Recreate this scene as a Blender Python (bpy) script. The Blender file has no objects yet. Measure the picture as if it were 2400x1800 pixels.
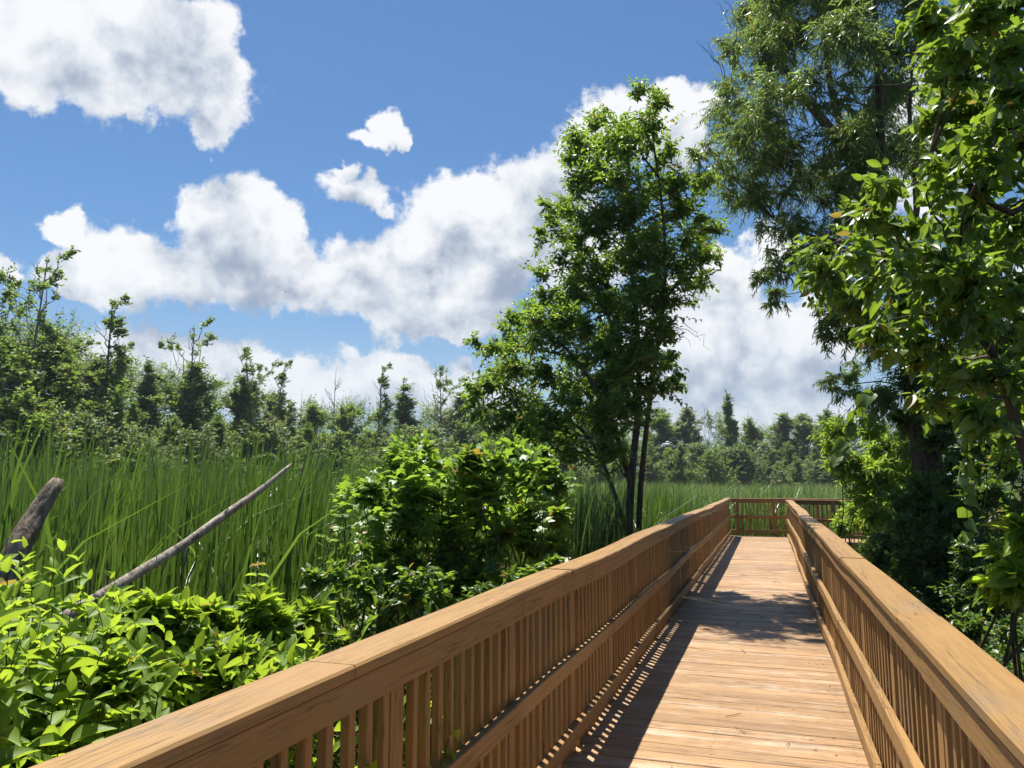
import bpy, math, random
import numpy as np
from mathutils import Vector
R = math.radians
sc = bpy.context.scene
col = sc.collection

# ------------------------------------------------------------------ camera
EYE = np.array([0.0, 0.0, 1.58])
YAW, PITCH, FOC = R(18.5), R(7.18), 1803.0 / 2400.0
cam = bpy.data.cameras.new("camera")
cam.sensor_fit = 'HORIZONTAL'; cam.sensor_width = 36.0; cam.lens = 36.0 * FOC
cam.clip_start = 0.05; cam.clip_end = 3000.0
co = bpy.data.objects.new("camera", cam); col.objects.link(co)
co.location = EYE; co.rotation_euler = (R(90) + PITCH, 0, YAW)
sc.camera = co
cy_, sy_, cp_, sp_ = math.cos(YAW), math.sin(YAW), math.cos(PITCH), math.sin(PITCH)
C_R = np.array([cy_, sy_, 0]); C_U = np.array([sy_ * sp_, -cy_ * sp_, cp_]); C_D = np.array([-sy_ * cp_, cy_ * cp_, sp_])

def ray(x, y):                      # x, y: place in the photograph (2212 x 1659 view of it)
    v = C_D + (x - 1106) / (2212 * FOC) * C_R + (829.5 - y) / (2212 * FOC) * C_U
    return v
def at(x, y, d):                    # the point d metres away (over the ground) along that sight line
    v = ray(x, y); return EYE + v * (d / math.hypot(v[0], v[1]))
def azel(x, y):
    v = ray(x, y); v = v / np.linalg.norm(v)
    return math.degrees(math.atan2(v[0], v[1])), math.degrees(math.asin(v[2]))

# ------------------------------------------------------------------ sun, sky, exposure
SUN = np.array([-0.27, 0.30, 1.0]); SUN /= np.linalg.norm(SUN)
sl = bpy.data.lights.new("sun", 'SUN'); sl.energy = 5.0; sl.angle = R(0.53); sl.color = (1.0, 0.95, 0.86)
so = bpy.data.objects.new("sun", sl); col.objects.link(so)
so.rotation_euler = Vector(-SUN).to_track_quat('-Z', 'Y').to_euler(); so.location = (0, 0, 40)
sc.view_settings.view_transform = 'Standard'; sc.view_settings.look = 'None'
sc.view_settings.exposure = 0.95; sc.view_settings.gamma = 1.0
sc.cycles.use_adaptive_sampling = True; sc.cycles.adaptive_threshold = 0.015
sc.cycles.max_bounces = 7; sc.cycles.diffuse_bounces = 3; sc.cycles.glossy_bounces = 2
sc.cycles.transmission_bounces = 4; sc.cycles.transparent_max_bounces = 4
sc.cycles.caustics_reflective = False; sc.cycles.caustics_refractive = False
sc.cycles.sample_clamp_indirect = 6.0

class NT:
    """small helper for node trees"""
    def __init__(s, nt): s.nt = nt; s.nt.nodes.clear()
    def n(s, t, **kw):
        x = s.nt.nodes.new(t)
        for k, v in kw.items(): setattr(x, k, v)
        return x
    def put(s, sock, v):
        if v is None: return
        if hasattr(v, 'default_value') or hasattr(v, 'is_output'): s.nt.links.new(v, sock)
        elif isinstance(v, (tuple, list)) and len(v) == 3 and len(sock.default_value) == 4: sock.default_value = (*v, 1)
        else: sock.default_value = v
    def math(s, op, a, b=None, c=None, clamp=False):
        x = s.n('ShaderNodeMath', operation=op, use_clamp=clamp)
        for i, v in enumerate((a, b, c)): s.put(x.inputs[i], v)
        return x.outputs[0]
    def vec(s, op, a, b=None, c=None):
        x = s.n('ShaderNodeVectorMath', operation=op)
        s.put(x.inputs[0], a)
        if op == 'SCALE': s.put(x.inputs[3], b)
        else:
            s.put(x.inputs[1], b); s.put(x.inputs[2], c)
        return x.outputs['Value'] if op in ('LENGTH', 'DOT_PRODUCT', 'DISTANCE') else x.outputs[0]
    def mix(s, f, a, b, blend='MIX'):
        x = s.n('ShaderNodeMix', data_type='RGBA', blend_type=blend)
        s.put(x.inputs[0], f); s.put(x.inputs[6], a); s.put(x.inputs[7], b)
        return x.outputs[2]
    def noise(s, v, scale, detail=4, rough=0.55, dist=0.0, lac=2.0):
        x = s.n('ShaderNodeTexNoise')
        s.put(x.inputs['Vector'], v); x.inputs['Scale'].default_value = scale; x.inputs['Detail'].default_value = detail
        x.inputs['Roughness'].default_value = rough; x.inputs['Distortion'].default_value = dist; x.inputs['Lacunarity'].default_value = lac
        return x
    def step(s, v, a, b, lo=0.0, hi=1.0, smooth=True):
        x = s.n('ShaderNodeMapRange', interpolation_type='SMOOTHSTEP' if smooth else 'LINEAR')
        s.put(x.inputs[0], v)
        for i, k in enumerate((a, b, lo, hi)): x.inputs[i + 1].default_value = k
        return x.outputs[0]
    def comb(s, x, y, z):
        c = s.n('ShaderNodeCombineXYZ'); s.put(c.inputs[0], x); s.put(c.inputs[1], y); s.put(c.inputs[2], z); return c.outputs[0]
    def sep(s, v):
        c = s.n('ShaderNodeSeparateXYZ'); s.put(c.inputs[0], v); return c.outputs

world = bpy.data.worlds.new("World"); sc.world = world; world.use_nodes = True
w = NT(world.node_tree)
sky = w.n('ShaderNodeTexSky', sky_type='NISHITA', sun_disc=False)
sky.sun_elevation = math.asin(SUN[2]); sky.sun_rotation = math.atan2(SUN[0], SUN[1])
sky.altitude = 100; sky.air_density = 1.25; sky.dust_density = 0.2; sky.ozone_density = 3.0
SKYS = 0.0452; SKYTINT = (0.74, 0.98, 1.20)
tc = w.n('ShaderNodeTexCoord'); dirv = tc.outputs['Generated']
sx, syy, sz = w.sep(dirv)
az = w.math('MULTIPLY', w.math('ARCTAN2', sx, syy), 180 / math.pi)
el = w.math('MULTIPLY', w.math('ARCSINE', sz), 180 / math.pi)
p0 = w.comb(az, el, 0.0)
warp = w.noise(dirv, 7.0, 3, 0.5)
p1 = w.vec('ADD', p0, w.vec('SCALE', w.vec('SUBTRACT', warp.outputs['Color'], (0.5, 0.5, 0.5)), 4.6))
warp2 = w.noise(dirv, 24.0, 5, 0.6)
p1 = w.vec('ADD', p1, w.vec('SCALE', w.vec('SUBTRACT', warp2.outputs['Color'], (0.5, 0.5, 0.5)), 3.4))
CLOUDS = [  # x, y, half width, half height, weight
 (150,80,230,140,1.0),(330,60,170,150,1.0),(420,160,125,120,1.0),(270,190,190,95,1.0),(440,270,85,80,.85),(60,170,110,90,.9),
 (500,490,170,112,1.0),(400,580,260,115,1.0),(560,605,160,95,1.0),(610,555,56,95,.72),(130,510,70,70,.8),(150,600,140,65,.9),(20,585,60,60,.8),(470,632,250,52,.90),
 (975,470,140,105,1.0),(900,605,205,122,1.0),(1080,540,170,150,1.0),(1180,420,140,140,1.0),(1300,300,150,110,1.0),(1440,290,130,100,1.0),(960,660,190,65,1.0),(820,650,90,55,.9),(1230,560,160,150,.9),
 (785,305,74,38,.72),(828,265,58,56,.72),(855,298,44,36,.6),(735,390,62,44,.68),(765,440,115,66,.86),(825,455,66,44,.7),(980,718,40,16,.7),
 (400,790,255,92,1.06),(130,790,235,92,1.04),(640,835,200,75,1.0),(840,830,190,80,1.05),(1030,850,170,70,1.0),
 (1560,640,150,120,.9),(1640,540,80,70,.8),(1540,770,270,130,1.0),(1720,740,150,110,.9),(1450,880,260,90,1.0),(1700,890,220,80,1.0),(1620,690,160,90,.8),
 (2050,300,300,260,.8),(2300,700,300,200,.8),(-250,300,200,150,.9),(-300,650,250,150,.9)]
def cloud_base(p):
    base = None
    for (cx, cyy, rx, ry, wt) in CLOUDS:
        a0, e0 = azel(cx, cyy); a1, _ = azel(cx + rx, cyy); _, e1 = azel(cx, cyy - ry)
        q = w.vec('MULTIPLY', w.vec('SUBTRACT', p, (a0, e0, 0)), (1 / abs(a1 - a0), 1 / abs(e1 - e0), 0))
        v = w.math('MULTIPLY_ADD', w.vec('LENGTH', q), -1.0, wt)
        base = v if base is None else w.math('SMOOTH_MAX', base, v, 0.30)
    return base
base = cloud_base(p1)
above = cloud_base(w.vec('ADD', p1, (-0.6, 2.6, 0.0)))
nz = w.noise(dirv, 9.0, 10, 0.60, 0.12, 2.1).outputs['Fac']                 # ragged outline
nz1 = w.noise(dirv, 9.5, 6, 0.53, 0.12).outputs['Fac']                      # billows
nz2 = w.noise(w.vec('ADD', dirv, tuple(SUN * 0.026)), 9.5, 6, 0.53, 0.12).outputs['Fac']
big = w.noise(dirv, 3.2, 3, 0.5).outputs['Fac']
h = w.math('ADD', base, w.math('MULTIPLY', w.math('SUBTRACT', nz, 0.5), 1.9))
alpha = w.step(h, -0.03, 0.24)
thick = w.step(w.math('ADD', w.math('MULTIPLY_ADD', base, .5, w.math('MULTIPLY', h, .5)), w.math('MULTIPLY', w.math('SUBTRACT', big, 0.5), 0.9)), 0.0, 1.15, smooth=False)
under = w.math('SUBTRACT', above, base)
puff = w.math('MULTIPLY', w.math('SUBTRACT', nz2, nz1), 2.6)
rough_ = w.math('MULTIPLY', w.math('SUBTRACT', nz1, .5), -1.0)
shade = w.math('ADD', w.math('MULTIPLY_ADD', thick, .62, w.math('MULTIPLY', under, .62)), w.math('ADD', puff, rough_))
shade = w.step(w.math('ADD', shade, 0.10), -0.15, 1.0)
K_ = 2 ** -0.95
cA, cB, cC = (tuple(v * K_ for v in q) for q in ((.97, .98, 1.0), (.66, .71, .79), (.345, .415, .545)))
ccol = w.mix(w.step(shade, 0.0, 0.5, smooth=False), cA, cB); ccol = w.mix(w.step(shade, 0.5, 1.0, smooth=False), ccol, cC)
skyc = w.mix(1.0, w.vec('SCALE', sky.outputs[0], SKYS), SKYTINT, 'MULTIPLY')
skyc = w.mix(w.math('MULTIPLY', w.step(el, 0.0, 18.0, 1.0, 0.0), 0.45), skyc, tuple(v * K_ for v in (.40, .56, .80)))
cl = w.mix(w.math('MULTIPLY', alpha, 0.97), skyc, ccol)
cl = w.mix(w.math('MULTIPLY', w.step(el, 0.0, 15.0, 1.0, 0.0), 0.42), cl, tuple(v * K_ for v in (.56, .67, .82)))
bg = w.n('ShaderNodeBackground'); w.put(bg.inputs[0], cl); bg.inputs[1].default_value = 1.0
out = w.n('ShaderNodeOutputWorld'); w.nt.links.new(bg.outputs[0], out.inputs[0])
world.cycles.sampling_method = 'MANUAL'; world.cycles.sample_map_resolution = 512

# ------------------------------------------------------------------ helpers: objects
def tag(o, label=None, cat=None, group=None, kind=None):
    for k, v in (('label', label), ('category', cat), ('group', group), ('kind', kind)):
        if v: o[k] = v
    return o
def empty(name, loc=(0, 0, 0), label=None, cat=None, group=None, kind=None):
    o = bpy.data.objects.new(name, None); col.objects.link(o); o.location = loc; o.empty_display_size = 0.2
    return tag(o, label, cat, group, kind)
def kids(o): return [c for c in col.objects if c.parent == o]
def copy_tree(o, parent=None):
    c = o.copy(); col.objects.link(c); c.parent = parent
    for ch in list(o.children): copy_tree(ch, c)
    return c

def mesh_np(name, V, loops, sizes, mats, attrs=None, matidx=None, smooth=True):
    V = np.ascontiguousarray(V, dtype=np.float32); loops = np.ascontiguousarray(loops, dtype=np.int32); sizes = np.asarray(sizes, dtype=np.int32)
    me = bpy.data.meshes.new(name)
    me.vertices.add(len(V)); me.vertices.foreach_set('co', V.ravel())
    me.loops.add(len(loops)); me.loops.foreach_set('vertex_index', loops)
    me.polygons.add(len(sizes))
    st = np.zeros(len(sizes), dtype=np.int32); st[1:] = np.cumsum(sizes)[:-1]
    me.polygons.foreach_set('loop_start', st)
    me.polygons.foreach_set('loop_total', sizes)
    for m in (mats if isinstance(mats, (list, tuple)) else [mats]): me.materials.append(m)
    if matidx is not None: me.polygons.foreach_set('material_index', np.asarray(matidx, dtype=np.int32))
    me.polygons.foreach_set('use_smooth', np.full(len(sizes), smooth, dtype=bool))
    for k, a in (attrs or {}).items():
        at_ = me.attributes.new(k, 'FLOAT_VECTOR', 'POINT'); at_.data.foreach_set('vector', np.ascontiguousarray(a, dtype=np.float32).ravel())
    me.update(calc_edges=True)
    return me
def link(name, me, parent=None, loc=None):
    o = bpy.data.objects.new(name, me); col.objects.link(o)
    if parent is not None: o.parent = parent
    if loc is not None: o.location = loc
    return o

class Bag:
    """collects pieces, links them as ONE mesh object"""
    def __init__(s): s.V = []; s.L = []; s.S = []; s.A = []; s.nv = 0
    def add(s, V, faces, attr=None):
        V = np.asarray(V, float).reshape(-1, 3)
        s.V.append(V)
        for f in faces: s.S.append(len(f)); s.L.extend(i + s.nv for i in f)
        s.A.append(np.tile(np.asarray(attr if attr is not None else (0, 0, 0), float), (len(V), 1)) if attr is None or np.ndim(attr) == 1 else np.asarray(attr))
        s.nv += len(V)
    def addnp(s, V, loops, sizes, attr):
        s.V.append(V); s.L.extend((np.asarray(loops) + s.nv).tolist()); s.S.extend(np.asarray(sizes).tolist()); s.A.append(attr); s.nv += len(V)
    def mesh(s, name, mat, smooth=False):
        return mesh_np(name, np.concatenate(s.V), s.L, s.S, mat, {'board': np.concatenate(s.A)}, smooth=smooth)
    def build(s, name, mat, parent=None, smooth=False): return link(name, s.mesh(name, mat, smooth), parent)

def box(b, x0, x1, y0, y1, z0, z1, seed=None, ch=0.003):
    """box with a small chamfer on its four long (longest-axis) edges"""
    lo = np.array([x0, y0, z0], float); hi = np.array([x1, y1, z1], float)
    ax = int(np.argmax(hi - lo)); u, v = [i for i in range(3) if i != ax]
    ring = []
    for (a, c) in ((lo[u] + ch, lo[v]), (hi[u] - ch, lo[v]), (hi[u], lo[v] + ch), (hi[u], hi[v] - ch), (hi[u] - ch, hi[v]), (lo[u] + ch, hi[v]), (lo[u], hi[v] - ch), (lo[u], lo[v] + ch)):
        ring.append((a, c))
    V = []
    for e in (lo[ax], hi[ax]):
        for (a, c) in ring:
            p = [0, 0, 0]; p[ax] = e; p[u] = a; p[v] = c; V.append(p)
    F = [tuple(range(7, -1, -1)), tuple(range(8, 16))] + [(i, (i + 1) % 8, 8 + (i + 1) % 8, 8 + i) for i in range(8)]
    if (ax == 1): F = [tuple(reversed(f)) for f in F]
    b.add(V, F, (random.random() if seed is None else seed, 0, 0))

def sweep(b, ys, fx, fz, x0, x1, z0, z1, seed=None, ch=0.004, axis='y'):
    """board whose section x0..x1, z0..z1 runs along a slightly wavy line"""
    seed = random.random() if seed is None else seed
    ring = [(x0 + ch, z0), (x1 - ch, z0), (x1, z0 + ch), (x1, z1 - ch), (x1 - ch, z1), (x0 + ch, z1), (x0, z1 - ch), (x0, z0 + ch)]
    V = []; n = len(ys)
    for y in ys:
        dx, dz = fx(y), fz(y)
        for (a, c) in ring:
            V.append((a + dx, y, c + dz) if axis == 'y' else (y, a + dx, c + dz))
    F = [tuple(range(8)), tuple(range(8 * n - 1, 8 * n - 9, -1))]
    for k in range(n - 1):
        for i in range(8):
            j = (i + 1) % 8
            F.append((8 * k + j, 8 * k + i, 8 * (k + 1) + i, 8 * (k + 1) + j))
    if axis == 'x': F = [tuple(reversed(f)) for f in F]
    b.add(V, F, (seed, 0, 0))

def tubes(P, rad, sides=5):
    """P: (N, K, 3) lines, rad: (N, K). Returns verts, loops, sizes"""
    P = np.asarray(P, float); rad = np.asarray(rad, float); N, K, _ = P.shape
    T = np.gradient(P, axis=1); T /= np.linalg.norm(T, axis=2, keepdims=True) + 1e-9
    ref = np.where(np.abs(T[:, :1, 2:3]) > 0.9, np.array([1.0, 0, 0]), np.array([0, 0, 1.0]))
    ref = np.broadcast_to(ref, T.shape)
    A = np.cross(T, ref); A /= np.linalg.norm(A, axis=2, keepdims=True) + 1e-9
    B = np.cross(T, A)
    th = np.arange(sides) / sides * 2 * math.pi
    V = P[:, :, None, :] + rad[:, :, None, None] * (np.cos(th)[None, None, :, None] * A[:, :, None, :] + np.sin(th)[None, None, :, None] * B[:, :, None, :])
    V = V.reshape(-1, 3)
    k = np.arange(K - 1)[:, None]; i = np.arange(sides)[None, :]; j = (i + 1) % sides
    q = np.stack([k * sides + i, k * sides + j, (k + 1) * sides + j, (k + 1) * sides + i], axis=-1).reshape(-1, 4)
    Q = (np.arange(N)[:, None, None] * (K * sides) + q[None]).reshape(-1)
    return V, Q, np.full(N * (K - 1) * sides, 4)

def merge(parts):
    Vs, Ls, Ss, As, nv = [], [], [], [], 0
    for (V, L, S, A) in parts:
        Vs.append(V); Ls.append(np.asarray(L) + nv); Ss.append(S); As.append(A if A is not None else np.zeros((len(V), 3))); nv += len(V)
    return np.concatenate(Vs), np.concatenate(Ls), np.concatenate(Ss), np.concatenate(As)

def norm(a): return a / (np.linalg.norm(a, axis=-1, keepdims=True) + 1e-9)

# leaf outlines: rows (x across in half widths, y along, z lift), faces
def leaf_rows(rows, fold=0.25, curl=-0.18):
    V = [(0, rows[0][0], 0)]
    for (y, hw) in rows[1:-1]:
        zc = curl * y * y
        V += [(-hw, y, zc + fold * hw * 0.5), (0, y, zc), (hw, y, zc + fold * hw * 0.5)]
    V.append((0, rows[-1][0], curl))
    F = [(0, 2, 1), (0, 3, 2)]
    m = len(rows) - 2
    for k in range(m - 1):
        a = 1 + 3 * k; F += [(a, a + 1, a + 4, a + 3), (a + 1, a + 2, a + 5, a + 4)]
    a = 1 + 3 * (m - 1); t = len(V) - 1
    F += [(a, a + 1, t), (a + 1, a + 2, t)]
    return np.array(V, float), F
OVATE = leaf_rows([(0, 0), (.14, .62), (.38, 1.0), (.66, .78), (.87, .32), (1, 0)])
ASH = leaf_rows([(0, 0), (.22, .7), (.5, 1.0), (.78, .55), (1, 0)], 0.35, -0.22)
LANCE = leaf_rows([(0, 0), (.3, 1.0), (.7, .7), (1, 0)], 0.2, -0.25)
HEART = leaf_rows([(0.03, 0), (-.06, .55), (.18, 1.0), (.45, .85), (.75, .38), (1, 0)], 0.2, -0.2)
DIAMOND = (np.array([(0, 0, 0), (1, .45, .05), (0, 1, -.12), (-1, .45, .05)], float), [(0, 1, 2, 3)])
LOBED = (np.array([(0, 0, 0), (0, .35, .03), (.45, -.12, -.03), (1.0, .05, -.08), (.62, .30, .02), (1.02, .62, -.1), (.45, .62, .0), (.30, .78, -.02), (0, 1.05, -.16),
                   (-.30, .78, -.02), (-.45, .62, 0), (-1.02, .62, -.1), (-.62, .30, .02), (-1.0, .05, -.08), (-.45, -.12, -.03)], float),
         [(0, 2, 3, 4, 1)[0:5], (1, 4, 5, 6), (1, 6, 7, 8), (1, 8, 9, 10), (1, 10, 11, 12), (0, 1, 12, 13, 14)])

def leaves(tpl, pos, d, n, L, W, tint, bend=None):
    """instances of an outline as one big mesh: pos, d (along), n (normal): (N, 3); L, W (full width), tint: (N,)"""
    T, F = tpl; k = len(T); N = len(pos)
    d = norm(d); n = norm(n - d * np.sum(n * d, axis=1, keepdims=True)); s = np.cross(d, n)
    z = T[None, :, 2] * (1.0 if bend is None else bend[:, None])
    V = (pos[:, None, :] + (T[None, :, 0] * W[:, None] * 0.5)[..., None] * s[:, None, :] + (T[None, :, 1] * L[:, None])[..., None] * d[:, None, :]
         + (z * L[:, None])[..., None] * n[:, None, :]).reshape(-1, 3)
    fl = np.concatenate([np.array(f) for f in F]); fs = np.array([len(f) for f in F])
    loops = (np.arange(N)[:, None] * k + fl[None]).reshape(-1); sizes = np.tile(fs, N)
    odd = (np.abs(np.sin(pos[:, 0] * 917.3 + pos[:, 2] * 411.7)) % 1) > .9985 if k < 5 else (np.sin(pos[:, 0] * 917.3 + pos[:, 2] * 411.7) * 43.7 % 1) > .975
    A = np.empty((N, k, 3)); A[..., 0] = np.where(odd, 1.4, tint)[:, None]; A[..., 1] = np.abs(T[None, :, 0]); A[..., 2] = T[None, :, 1]
    return V, loops, sizes, A.reshape(-1, 3)

def rnd_dir(rng, n):
    v = rng.normal(size=(n, 3)); return norm(v)

def sprays(rng, C, Rr, ntw, m, tpl, L, W, twig_r=0.004, droop=0.15, hang=0.0, up=0.15, updn=0.9, tint=(0.2, 0.8), spread=0.75, flat=1.0,
           pair=True, top_tint=0.25, core=0.35, jit=0.35, twist=0.5, wind=None, origin=None, out=.75, se=None):
    """leafy twigs that fill ellipsoids C (K,3) of radii Rr (K,3); ntw (K,) twigs each with m leaves"""
    if se is not None:
        s, e = se; N = len(s); c = (s + e) / 2; r = np.ones((N, 3)) * .4
        return twig_leaves(rng, s, e, c, r, N, m, tpl, L, W, twig_r, droop, hang, updn, tint, spread, top_tint, jit, twist)
    ci = np.repeat(np.arange(len(C)), ntw); N = len(ci)
    c = C[ci]; r = Rr[ci]
    u = rnd_dir(rng, N); u[:, 2] = u[:, 2] * flat + up; u = norm(u)
    if origin is not None: u = norm(u * .85 + norm(c - origin[ci]) * out)
    s = c - (u * r * .35 if origin is not None else 0) + rnd_dir(rng, N) * r * (core * rng.random((N, 1)))
    e = c + u * r * (0.62 + 0.45 * rng.random((N, 1)))
    if wind is not None: e = e + np.asarray(wind) * r
    return twig_leaves(rng, s, e, c, r, N, m, tpl, L, W, twig_r, droop, hang, updn, tint, spread, top_tint, jit, twist)
def twig_leaves(rng, s, e, c, r, N, m, tpl, L, W, twig_r, droop, hang, updn, tint, spread, top_tint, jit, twist):
    t = np.linspace(0.12, 1.0, m)[None, :] + rng.uniform(-0.03, 0.03, (N, m)); t = np.clip(t, 0.03, 1.0)
    ln = np.linalg.norm(e - s, axis=1)
    dz = np.zeros((N, 3)); dz[:, 2] = -droop * ln * rng.uniform(0.5, 1.5, N)
    P = s[:, None] + (e - s)[:, None] * t[..., None] + dz[:, None] * (t ** 2)[..., None]
    T = norm((e - s)[:, None] + 2 * dz[:, None] * t[..., None])
    rn = rng.normal(size=(N, 1, 3)); side = norm(np.cross(T, np.array([0, 0, 1.0]) + 0.35 * rn))
    sg = np.where((np.arange(m)[None, :] % 2) == 0, 1.0, -1.0)[..., None]
    fwd = np.where(np.arange(m) >= m - 1, 1.6, 0.0)[None, :, None]
    d = T * (0.55 + fwd) + side * sg * spread + rng.normal(size=(N, m, 3)) * jit
    d[..., 2] -= hang
    nrm = np.zeros((N, m, 3)); nrm[..., 2] = updn; nrm += rng.normal(size=(N, m, 3)) * twist
    zrel = (P[..., 2] - c[:, None, 2]) / r[:, None, 2]
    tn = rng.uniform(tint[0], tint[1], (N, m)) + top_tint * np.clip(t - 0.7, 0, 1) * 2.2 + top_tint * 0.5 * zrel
    tn += rng.uniform(-.12, .12, (N, 1))
    sz = rng.uniform(0.5, 1.25, (N, m)) * (1.08 - 0.35 * np.clip(t - .6, 0, 1) / .4 * (top_tint > 0))
    f = lambda a: a.reshape(-1, 3)
    lv = leaves(tpl, f(P), f(d), f(nrm), (L * sz).ravel(), (W * sz * rng.uniform(.85, 1.15, (N, m))).ravel(), np.clip(tn, 0, 1.3).ravel(), rng.uniform(0.2, 1.8, N * m))
    K = 4; tt = np.linspace(0, 1, K)[None, :, None]
    TP = s[:, None] + (e - s)[:, None] * tt + dz[:, None] * tt ** 2
    tw = tubes(TP, np.linspace(1.0, 0.35, K)[None, :] * twig_r * rng.uniform(.7, 1.3, (N, 1)), 3)
    return lv, (*tw, None)

def limb(p0, p1, r0, r1, rng, k=7, sag=0.0, wob=0.06, up=0.25):
    """a curved tapering branch"""
    p0 = np.asarray(p0, float); p1 = np.asarray(p1, float); t = np.linspace(0, 1, k)[:, None]; L = np.linalg.norm(p1 - p0)
    mid = np.array([0, 0, 1.0]) * L * up
    P = p0 + (p1 - p0) * t + mid * (t * (t - 1)) * -1.0 * (-1 if sag else 1)
    P[1:-1] += rng.normal(size=(k - 2, 3)) * wob * L * 0.25
    return P, np.linspace(r0, r1, k)
def limbs_mesh(lst, sides=7):
    parts = []
    for P, r in lst:
        V, Lp, S = tubes(P[None], np.asarray(r)[None], sides); parts.append((V, Lp, S, None))
    return parts
def side_twigs(rng, lst, n, lo, hi, out=.7, up=.3, f0=.3):
    """n start and end points of twigs along each limb of lst"""
    S_, E_ = [], []
    for P, r in lst:
        K = len(P); f = rng.uniform(f0, 1.0, n) * (K - 1); i = np.clip(f.astype(int), 0, K - 2); p = P[i] + (P[i + 1] - P[i]) * (f - i)[:, None]
        d = norm(P[i + 1] - P[i]) * out + rnd_dir(rng, n) * .8; d[:, 2] += up; S_.append(p); E_.append(p + norm(d) * rng.uniform(lo, hi, (n, 1)) * (1.1 - .5 * f[:, None] / (K - 1)))
    return np.concatenate(S_), np.concatenate(E_)
def along(pts, n):
    pts = np.asarray(pts, float); t = np.linspace(0, len(pts) - 1, n); i = np.clip(t.astype(int), 0, len(pts) - 2); f = (t - i)[:, None]
    q = pts[i] * (1 - f) + pts[i + 1] * f
    k = np.array([.25, .5, .25]); s = q.copy()
    for _ in range(2): s[1:-1] = k[0] * s[:-2] + k[1] * s[1:-1] + k[2] * s[2:]
    return s

# ------------------------------------------------------------------ materials
def material(name):
    m = bpy.data.materials.new(name); m.use_nodes = True
    return m, NT(m.node_tree)
def finish(g, shader):
    o = g.n('ShaderNodeOutputMaterial'); g.nt.links.new(shader, o.inputs[0])
def princ(g, colr, rough=0.6, spec=0.4, bump=None, strength=0.3, dist=0.01):
    b = g.n('ShaderNodeBsdfPrincipled'); g.put(b.inputs['Base Color'], colr); g.put(b.inputs['Roughness'], rough); b.inputs['Specular IOR Level'].default_value = spec
    if bump is not None:
        bp = g.n('ShaderNodeBump'); bp.inputs['Strength'].default_value = strength; bp.inputs['Distance'].default_value = dist
        g.put(bp.inputs['Height'], bump); g.nt.links.new(bp.outputs[0], b.inputs['Normal'])
    return b.outputs[0]

def leaf_mat(name, dark, light, trans, fac=0.42, rough=0.42, spec=0.45, vein=False, objvar=0.0, dead=None):
    m, g = material(name)
    a = g.n('ShaderNodeAttribute', attribute_name='leaf'); t, ac, al = g.sep(a.outputs['Vector'])
    old = g.step(t, 1.3, 1.36); t = g.math('MINIMUM', t, 1.25)
    if objvar:
        oi = g.n('ShaderNodeObjectInfo'); t = g.math('ADD', t, g.math('MULTIPLY', g.math('SUBTRACT', oi.outputs['Random'], 0.5), objvar))
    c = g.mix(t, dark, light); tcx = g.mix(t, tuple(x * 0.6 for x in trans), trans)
    if dead is not None:
        gm = g.n('ShaderNodeNewGeometry')
        f = g.step(g.noise(gm.outputs['Position'], 1.3, 2).outputs['Fac'], 0.66, 0.74, 0, .6)
        c = g.mix(f, c, dead)
    if vein:
        f = g.step(ac, 0.0, 0.10, 0.55, 0.0); c = g.mix(f, c, tuple(min(1, x * 2.2 + .03) for x in light))
        wv = g.math('SINE', g.math('MULTIPLY', g.math('ADD', al, g.math('MULTIPLY', ac, -0.18)), 58.0))
        c = g.mix(g.step(wv, 0.75, 1.0, 0, .10), c, tuple(min(1, x * 1.8) for x in light))
        bsrc = wv
    c = g.mix(g.math('MULTIPLY', old, .85), c, (.22, .15, .035)); tcx = g.mix(old, tcx, (.40, .30, .05))
    b = princ(g, c, rough, spec, bsrc if vein else None, 0.025, 0.001)
    tr = g.n('ShaderNodeBsdfTranslucent'); g.put(tr.inputs[0], tcx)
    mx = g.n('ShaderNodeMixShader'); mx.inputs[0].default_value = fac
    g.nt.links.new(b, mx.inputs[1]); g.nt.links.new(tr.outputs[0], mx.inputs[2])
    finish(g, mx.outputs[0]); return m

M = {}
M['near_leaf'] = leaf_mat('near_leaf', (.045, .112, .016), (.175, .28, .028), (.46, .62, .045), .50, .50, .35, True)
M['bush_leaf'] = leaf_mat('bush_leaf', (.030, .085, .018), (.12, .225, .027), (.34, .52, .045), .45, .40, .5, True)
M['ash_leaf'] = leaf_mat('ash_leaf', (.036, .092, .018), (.105, .20, .03), (.35, .54, .045), .46, .36, .5)
M['big_leaf'] = leaf_mat('big_leaf', (.040, .092, .024), (.12, .20, .036), (.33, .49, .04), .44, .40, .55, True)
M['willow_leaf'] = leaf_mat('willow_leaf', (.062, .118, .034), (.17, .24, .07), (.36, .52, .085), .48, .38, .5)
M['lime_leaf'] = leaf_mat('lime_leaf', (.07, .16, .02), (.22, .34, .04), (.5, .7, .06), .45, .45, .4)
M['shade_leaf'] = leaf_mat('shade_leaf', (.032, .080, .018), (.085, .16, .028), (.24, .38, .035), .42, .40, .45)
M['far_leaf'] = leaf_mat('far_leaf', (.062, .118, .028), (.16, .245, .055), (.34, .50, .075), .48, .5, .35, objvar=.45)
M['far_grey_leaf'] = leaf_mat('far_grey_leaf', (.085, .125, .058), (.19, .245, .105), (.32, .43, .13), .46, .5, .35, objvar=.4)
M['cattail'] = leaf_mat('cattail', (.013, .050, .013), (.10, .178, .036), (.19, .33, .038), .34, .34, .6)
M['far_cattail_lit'] = leaf_mat('far_cattail_lit', (.045, .095, .026), (.155, .225, .07), (.26, .38, .08), .36, .42, .5)  # paler copy of cattail: sunlit tops and haze painted into the distant blades
M['straw'] = leaf_mat('straw', (.20, .14, .07), (.42, .33, .19), (.3, .22, .1), .25, .6, .3)

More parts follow.
